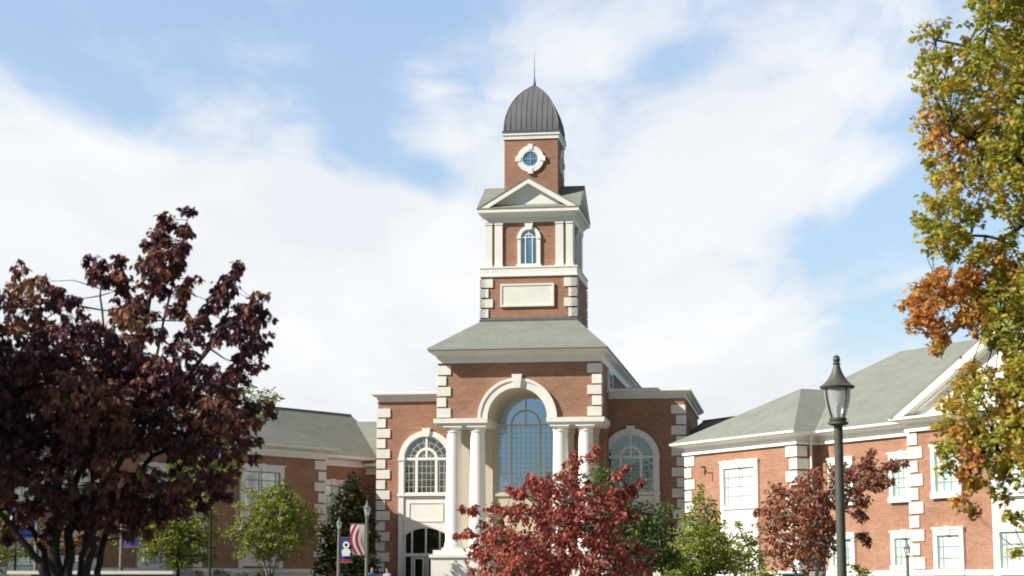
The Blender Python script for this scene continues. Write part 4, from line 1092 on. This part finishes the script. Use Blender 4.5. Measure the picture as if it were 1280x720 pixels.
# ================================================================== LAMP POSTS
def lamp_post(label, x, y, zb, H, hd, pole_r, mat, group=None, n=20):
    """post-top lantern: H = full height, hd = lantern height with finial"""
    o = tag(empty('street_lamp', (x, y, zb)), label, 'street lamp', group)
    k = hd / 1.05
    z0 = H - hd
    MB().lathe(0, 0, [(pole_r * 2.2, 0), (pole_r * 2.2, 0.12), (pole_r * 1.7, 0.18), (pole_r * 1.6, 0.7), (pole_r * 1.15, 0.82), (pole_r * 1.08, 1.1), (pole_r * 0.95, z0 - 0.02)], n).build('pole', mat, o, smooth=True)
    MB().lathe(0, 0, [(0.10 * k, z0 - 0.02), (0.155 * k, z0), (0.155 * k, z0 + 0.03 * k), (0.115 * k, z0 + 0.045 * k), (0.135 * k, z0 + 0.06 * k), (0.135 * k, z0 + 0.09 * k), (0.10 * k, z0 + 0.10 * k)], n).build('collar', mat, o, smooth=True)
    cage = MB()
    for q in range(4):
        a_ = q * math.pi / 2 + 0.5
        cage.tube([(r_ * k * math.cos(a_), r_ * k * math.sin(a_), z0 + z_ * k) for r_, z_ in ((0.115, 0.08), (0.16, 0.2), (0.20, 0.35), (0.222, 0.5), (0.226, 0.58))], [0.014 * k] * 5, 5)
    cage.build('cage', mat, o, smooth=True)
    MB().lathe(0, 0, [(0.10 * k, z0 + 0.09 * k), (0.145 * k, z0 + 0.2 * k), (0.185 * k, z0 + 0.35 * k), (0.207 * k, z0 + 0.5 * k), (0.21 * k, z0 + 0.57 * k)], n).build('lantern_globe', M['lantern_glass'], o, smooth=True)
    MB().lathe(0, 0, [(0.03 * k, z0 + 0.06 * k), (0.035 * k, z0 + 0.2 * k), (0.05 * k, z0 + 0.24 * k), (0.02 * k, z0 + 0.32 * k)], 10).build('bulb', M['white'], o, smooth=True)
    MB().lathe(0, 0, [(0.19 * k, z0 + 0.53 * k), (0.255 * k, z0 + 0.545 * k), (0.27 * k, z0 + 0.57 * k), (0.235 * k, z0 + 0.59 * k), (0.185 * k, z0 + 0.63 * k), (0.135 * k, z0 + 0.69 * k), (0.09 * k, z0 + 0.77 * k), (0.06 * k, z0 + 0.85 * k),
                      (0.045 * k, z0 + 0.91 * k)], n).build('lantern_roof', mat, o, smooth=True)
    MB().lathe(0, 0, [(0.045 * k, z0 + 0.90 * k), (0.065 * k, z0 + 0.92 * k), (0.04 * k, z0 + 0.94 * k), (0.055 * k, z0 + 0.97 * k), (0.058 * k, z0 + 0.985 * k), (0.045 * k, z0 + 1.01 * k), (0.05 * k, z0 + 1.025 * k), (0.02 * k, z0 + 1.05 * k)], 12).build('finial', mat, o, smooth=True)
    return o


p_ = at(1051, 725, 29)
top = at(1045, 444, 29)
lamp_post('tall dark lamp post with clear lantern in front of the rust brown tree', p_.x + 0.02, 29, 0.0, top.z, 1.05, 0.071, M['lamp'])


def banner_mat(name, kind):
    m, t = new_mat(name)
    co = t.n('ShaderNodeTexCoord').outputs['Generated']
    s = t.n('ShaderNodeSeparateXYZ', {0: co})
    if kind == 'stripes':
        sn = t.math('SINE', t.math('MULTIPLY', s.outputs[2], 3.0))
        f = t.math('FRACT', t.math('ADD', t.math('MULTIPLY', s.outputs[0], 2.6), t.math('MULTIPLY', sn, 1.1)))
        f2 = t.math('GREATER_THAN', f, 0.52)
        col_ = t.mix(f2, (0.42, 0.03, 0.05), (0.75, 0.72, 0.70))
        pale = t.n('ShaderNodeMapRange', {'Value': t.math('ADD', t.math('MULTIPLY', s.outputs[0], 0.9), t.math('MULTIPLY', s.outputs[2], 0.5)), 'From Min': 0.85, 'From Max': 1.1}).outputs[0]
        col_ = t.mix(pale, col_, (0.7, 0.66, 0.60))
    elif kind == 'purple':
        col_ = t.ramp(s.outputs[2], [(0.0, (0.10, 0.07, 0.35)), (0.33, (0.10, 0.07, 0.35)), (0.36, (0.70, 0.68, 0.72)), (1.0, (0.72, 0.70, 0.74))])
    else:
        red = t.math('LESS_THAN', s.outputs[2], 0.12)
        col_ = t.mix(red, (0.022, 0.055, 0.30) if kind == 'blue' else (0.03, 0.06, 0.22), (0.45, 0.02, 0.04) if kind == 'logo' else (0.022, 0.055, 0.30))
    b = t.n('ShaderNodeBsdfPrincipled', {'Base Color': col_, 'Roughness': 0.7})
    tr = t.n('ShaderNodeBsdfTranslucent', {'Color': col_})
    finish(t, t.n('ShaderNodeMixShader', {0: 0.25, 1: b.outputs[0], 2: tr.outputs[0]}).outputs[0])
    return m


def banner(label, x, y, z0, z1, wd, sg, kind):
    """cloth hung from two arms on one side of a post, bellied a little by the wind"""
    o = tag(empty('banner', (x, y, z0)), label, 'banner', 'banners on the lamp posts')
    nx_, nz_ = 8, 12
    v, f = [], []
    for lay in (0, 1):
        for j in range(nz_ + 1):
            for i in range(nx_ + 1):
                u, q = i / nx_, j / nz_
                v.append((sg * (0.1 + wd * u), -0.06 * math.sin(q * math.pi) * math.sin(u * 2.2) + 0.012 * lay, (z1 - z0) * q))
    n_ = (nx_ + 1) * (nz_ + 1)
    for j in range(nz_):
        for i in range(nx_):
            a_ = j * (nx_ + 1) + i
            f.append((a_, a_ + 1, a_ + nx_ + 2, a_ + nx_ + 1))
            f.append((a_ + n_, a_ + nx_ + 1 + n_, a_ + nx_ + 2 + n_, a_ + 1 + n_))
    MB().add(v, f).build('cloth', banner_mat(kind + '_cloth', kind), o, smooth=True, normals=False)
    for zz in (0, z1 - z0):
        MB().tube([(sg * 0.03, 0, zz), (sg * (wd + 0.16), 0, zz)], [0.022, 0.018], 6).build('arm', M['lamp_far'], o)
    hh = z1 - z0
    if kind == 'logo':
        mk = MB().lathe(0, 0, [(0.001, 0), (0.001, 0)], 3)
        mk = MB()
        mk.band([(sg * (0.1 + wd * .5) + 0.16 * math.cos(R(a)), hh * .70 + 0.17 * math.sin(R(a))) for a in range(0, 360, 20)], [(sg * (0.1 + wd * .5) + 0.07 * math.cos(R(a)), hh * .70 + 0.08 * math.sin(R(a))) for a in range(0, 360, 20)], -0.085, -0.065, True)
        mk.prism([(sg * (0.1 + wd * .5) + 0.22 * math.cos(R(a)), hh * .42 + 0.17 * math.sin(R(a))) for a in range(0, 360, 24)], -0.085, -0.065)
        mk.prism([(sg * (0.1 + wd * .5) + dx_, hh * .28 + dz_) for dx_, dz_ in ((-.2, -.03), (.2, -.03), (.14, .1), (-.14, .1))], -0.083, -0.063)
        mk.build('emblem', M['white'], o)
    if kind == 'blue':
        mk = MB()
        for q in (0.38, 0.70):
            c_ = sg * (0.1 + wd * q)
            mk.band([(c_ + 0.15 * math.cos(R(a)), hh * .62 + 0.26 * math.sin(R(a))) for a in range(150, 391, 20)], [(c_ + 0.09 * math.cos(R(a)), hh * .62 + 0.19 * math.sin(R(a))) for a in range(150, 391, 20)], -0.085, -0.06)
        mk.build('lettering', M['white'], o)
    return o


def far_lamp(label, px, py_top, Y, hd, zb=0.5):
    tp_ = at(px, py_top, Y)
    lamp_post(label, tp_.x, Y, zb, tp_.z - zb, hd, 0.075, M['lamp_far'], 'lamp posts round the lawn', 14)
    return tp_.x


x1 = far_lamp('pale lamp post with blue banner in front of the dark conical evergreen', 424, 646, 92, 0.62)
a_, b_ = at(427, 703, 92), at(427, 672, 92)
banner('blue banner with white emblem and red foot', x1, 91.95, a_.z, b_.z, 0.52, 1, 'logo')
x2 = far_lamp('pale lamp post with red striped banner beside the dark conical evergreen', 459, 625, 92, 0.82)
a_, b_ = at(459, 694, 92), at(459, 655, 92)
banner('red and white striped banner', x2, 91.95, a_.z, b_.z, 0.68, -1, 'stripes')
x3 = far_lamp('lamp post with blue banner behind the forked stems of the purple tree', 48, 628, 60, 0.62)
a_, b_ = at(40, 674, 60), at(40, 632, 60)
banner('blue banner with white letters behind the purple tree', x3, 59.95, a_.z, b_.z, 0.82, -1, 'blue')
x4 = far_lamp('lamp post with white and violet banner behind the purple tree', 154, 622, 64, 0.62)
a_, b_ = at(160, 684, 64), at(160, 637, 64)
banner('white banner with violet foot behind the purple tree', x4, 63.95, a_.z, b_.z, 0.45, 1, 'purple')
x5 = far_lamp('small slim lamp post before the lit hall corner blocks', 1133.5, 675, 88, 0.76)

# ================================================================== LOW WALL, BOX, PEOPLE
wl = tag(empty('garden_wall', (at(110, 725, 58).x, 58, 0.4)), 'low red brick garden wall with pale coping behind the purple tree stems', 'wall')
xa, xb = at(10, 725, 58).x - wl.location.x, at(214, 725, 58).x - wl.location.x
zt = at(10, 713.5, 58).z - 0.4
MB().box(xa + 0.1, xb, 0, 0.4, -0.2, zt - 0.11).box(xa + 0.06, xa + 0.7, -0.1, 0.5, -0.2, zt - 0.108).build('wall', M['brick'], wl)
MB().box(xa - 0.02, xb + 0.05, -0.08, 0.48, zt - 0.1, zt).build('coping', M['stone'], wl)

c_ = at(991, 716.5, 60)
ub = tag(empty('utility_cabinet', (c_.x, 60, 0.5)), 'teal utility cabinet top among shrubs under the rust brown tree', 'utility box')
teal = plain('teal_paint', (0.06, 0.16, 0.17), 0.5, 0.15, 4)
hh = c_.z - 0.5
MB().box(-0.3, 0.34, -0.25, 0.25, 0, hh - 0.06).build('body', teal, ub)
MB().box(-0.34, 0.38, -0.3, 0.3, hh - 0.06, hh).build('lid', teal, ub)
MB().box(-0.02, 0.0, -0.262, -0.25, 0.1, hh - 0.12).box(0.24, 0.28, -0.275, -0.25, 0.6, 0.72).build('door_seam', M['black'], ub)
simple_tree('green_shrub', 'low clipped green hedge plant right of the lime tree', 955, 724, 66, [(940, 718, 8), (955, 717, 8), (970, 717, 7), (948, 722, 10), (962, 722, 10)], M['leaf_bright'], M['bark'], 41, 0.12, 0.22, 0.5, fill=0.9, r=0.04)
simple_tree('green_shrub', 'sparse green shrub right of the tall lamp post', 1072, 724, 64, [(1066, 706, 5), (1072, 714, 8), (1084, 716, 7), (1078, 720, 9)], M['leaf_bright'], M['bark'], 42, 0.12, 0.24, 0.5, fill=0.5, r=0.04)


def person(label, x, y, zb, H, shirt, hair, trousers, turn=0.0):
    o = tag(empty('person', (x, y, zb), turn), label, 'person')
    k = H / 1.72

    def skin(name, verts, edges, radii, mat, sub=2):
        me = bpy.data.meshes.new(name)
        me.from_pydata([tuple(c * k for c in v) for v in verts], edges, [])
        ob = link(bpy.data.objects.new(name, me))
        ob.parent = o
        ob.modifiers.new('skin', 'SKIN')
        for i, r_ in enumerate(radii):
            me.skin_vertices[0].data[i].radius = (r_[0] * k, r_[1] * k)
        me.skin_vertices[0].data[0].use_root = True
        ob.modifiers.new('sub', 'SUBSURF').levels = sub
        ob.modifiers['sub'].render_levels = sub
        me.materials.append(mat)
        return ob
    skinm = plain('skin_tone', (0.42, 0.25, 0.17), 0.6, 0.08)
    V = [(0, 0, 0.93), (0, 0, 1.12), (0, 0, 1.34), (0, 0.01, 1.45), (0, -0.005, 1.53), (0, -0.015, 1.63), (0, -0.01, 1.70)]
    Rr = [(0.15, 0.11), (0.13, 0.10), (0.15, 0.10), (0.055, 0.055), (0.065, 0.075), (0.078, 0.095), (0.05, 0.06)]
    Ed = [(i, i + 1) for i in range(6)]
    for sgn in (-1, 1):
        q = len(V)
        V += [(sgn * 0.17, 0, 1.38), (sgn * 0.21, 0.02, 1.12), (sgn * 0.22, -0.06, 0.88), (sgn * 0.22, -0.09, 0.78)]
        Rr += [(0.055, 0.055), (0.043, 0.043), (0.032, 0.032), (0.04, 0.022)]
        Ed += [(2, q), (q, q + 1), (q + 1, q + 2), (q + 2, q + 3)]
        q = len(V)
        V += [(sgn * 0.09, 0, 0.86), (sgn * 0.1, -0.02, 0.48), (sgn * 0.1, 0.02, 0.09), (sgn * 0.11, -0.12, 0.04)]
        Rr += [(0.085, 0.085), (0.058, 0.058), (0.04, 0.04), (0.04, 0.032)]
        Ed += [(0, q), (q, q + 1), (q + 1, q + 2), (q + 2, q + 3)]
    skin('body', V, Ed, Rr, skinm)
    sv = [(0, 0, 0.95), (0, 0, 1.12), (0, 0, 1.35), (0, 0.005, 1.43), (-0.18, 0, 1.385), (-0.215, 0.02, 1.13), (0.18, 0, 1.385), (0.215, 0.02, 1.13)]
    skin('shirt', sv, [(0, 1), (1, 2), (2, 3), (2, 4), (4, 5), (2, 6), (6, 7)], [(0.175, 0.135), (0.155, 0.125), (0.172, 0.12), (0.08, 0.08), (0.072, 0.072), (0.062, 0.062), (0.072, 0.072), (0.062, 0.062)], shirt)
    tv = [(0, 0, 0.93), (-0.09, 0, 0.85), (-0.1, -0.02, 0.48), (-0.1, 0.02, 0.1), (0.09, 0, 0.85), (0.1, -0.02, 0.48), (0.1, 0.02, 0.1)]
    skin('trousers', tv, [(0, 1), (1, 2), (2, 3), (0, 4), (4, 5), (5, 6)], [(0.165, 0.13), (0.105, 0.105), (0.078, 0.078), (0.066, 0.066), (0.105, 0.105), (0.078, 0.078), (0.066, 0.066)], trousers)
    hv = [(0, 0.02, 1.60), (0, 0.005, 1.68), (0, 0.03, 1.72)]
    skin('hair', hv, [(0, 1), (1, 2)], [(0.086, 0.09), (0.09, 0.105), (0.05, 0.06)], hair)
    return o


dk = plain('dark_hair', (0.03, 0.02, 0.018), 0.6, 0.2)
jeans = plain('dark_jeans', (0.04, 0.05, 0.09), 0.8, 0.2)
p1, p2 = at(465, 709, 101), at(484, 710, 101)
person('person in a blue top standing by the dark conical evergreen', p1.x, 101, 0.5, p1.z - 0.5, plain('blue_cloth', (0.05, 0.12, 0.28), 0.8, 0.1), dk, jeans, 0.4)
person('person in a pale violet top standing at the wing corner', p2.x, 101, 0.5, p2.z - 0.5, plain('violet_cloth', (0.30, 0.26, 0.42), 0.8, 0.1), dk, jeans, -0.5)
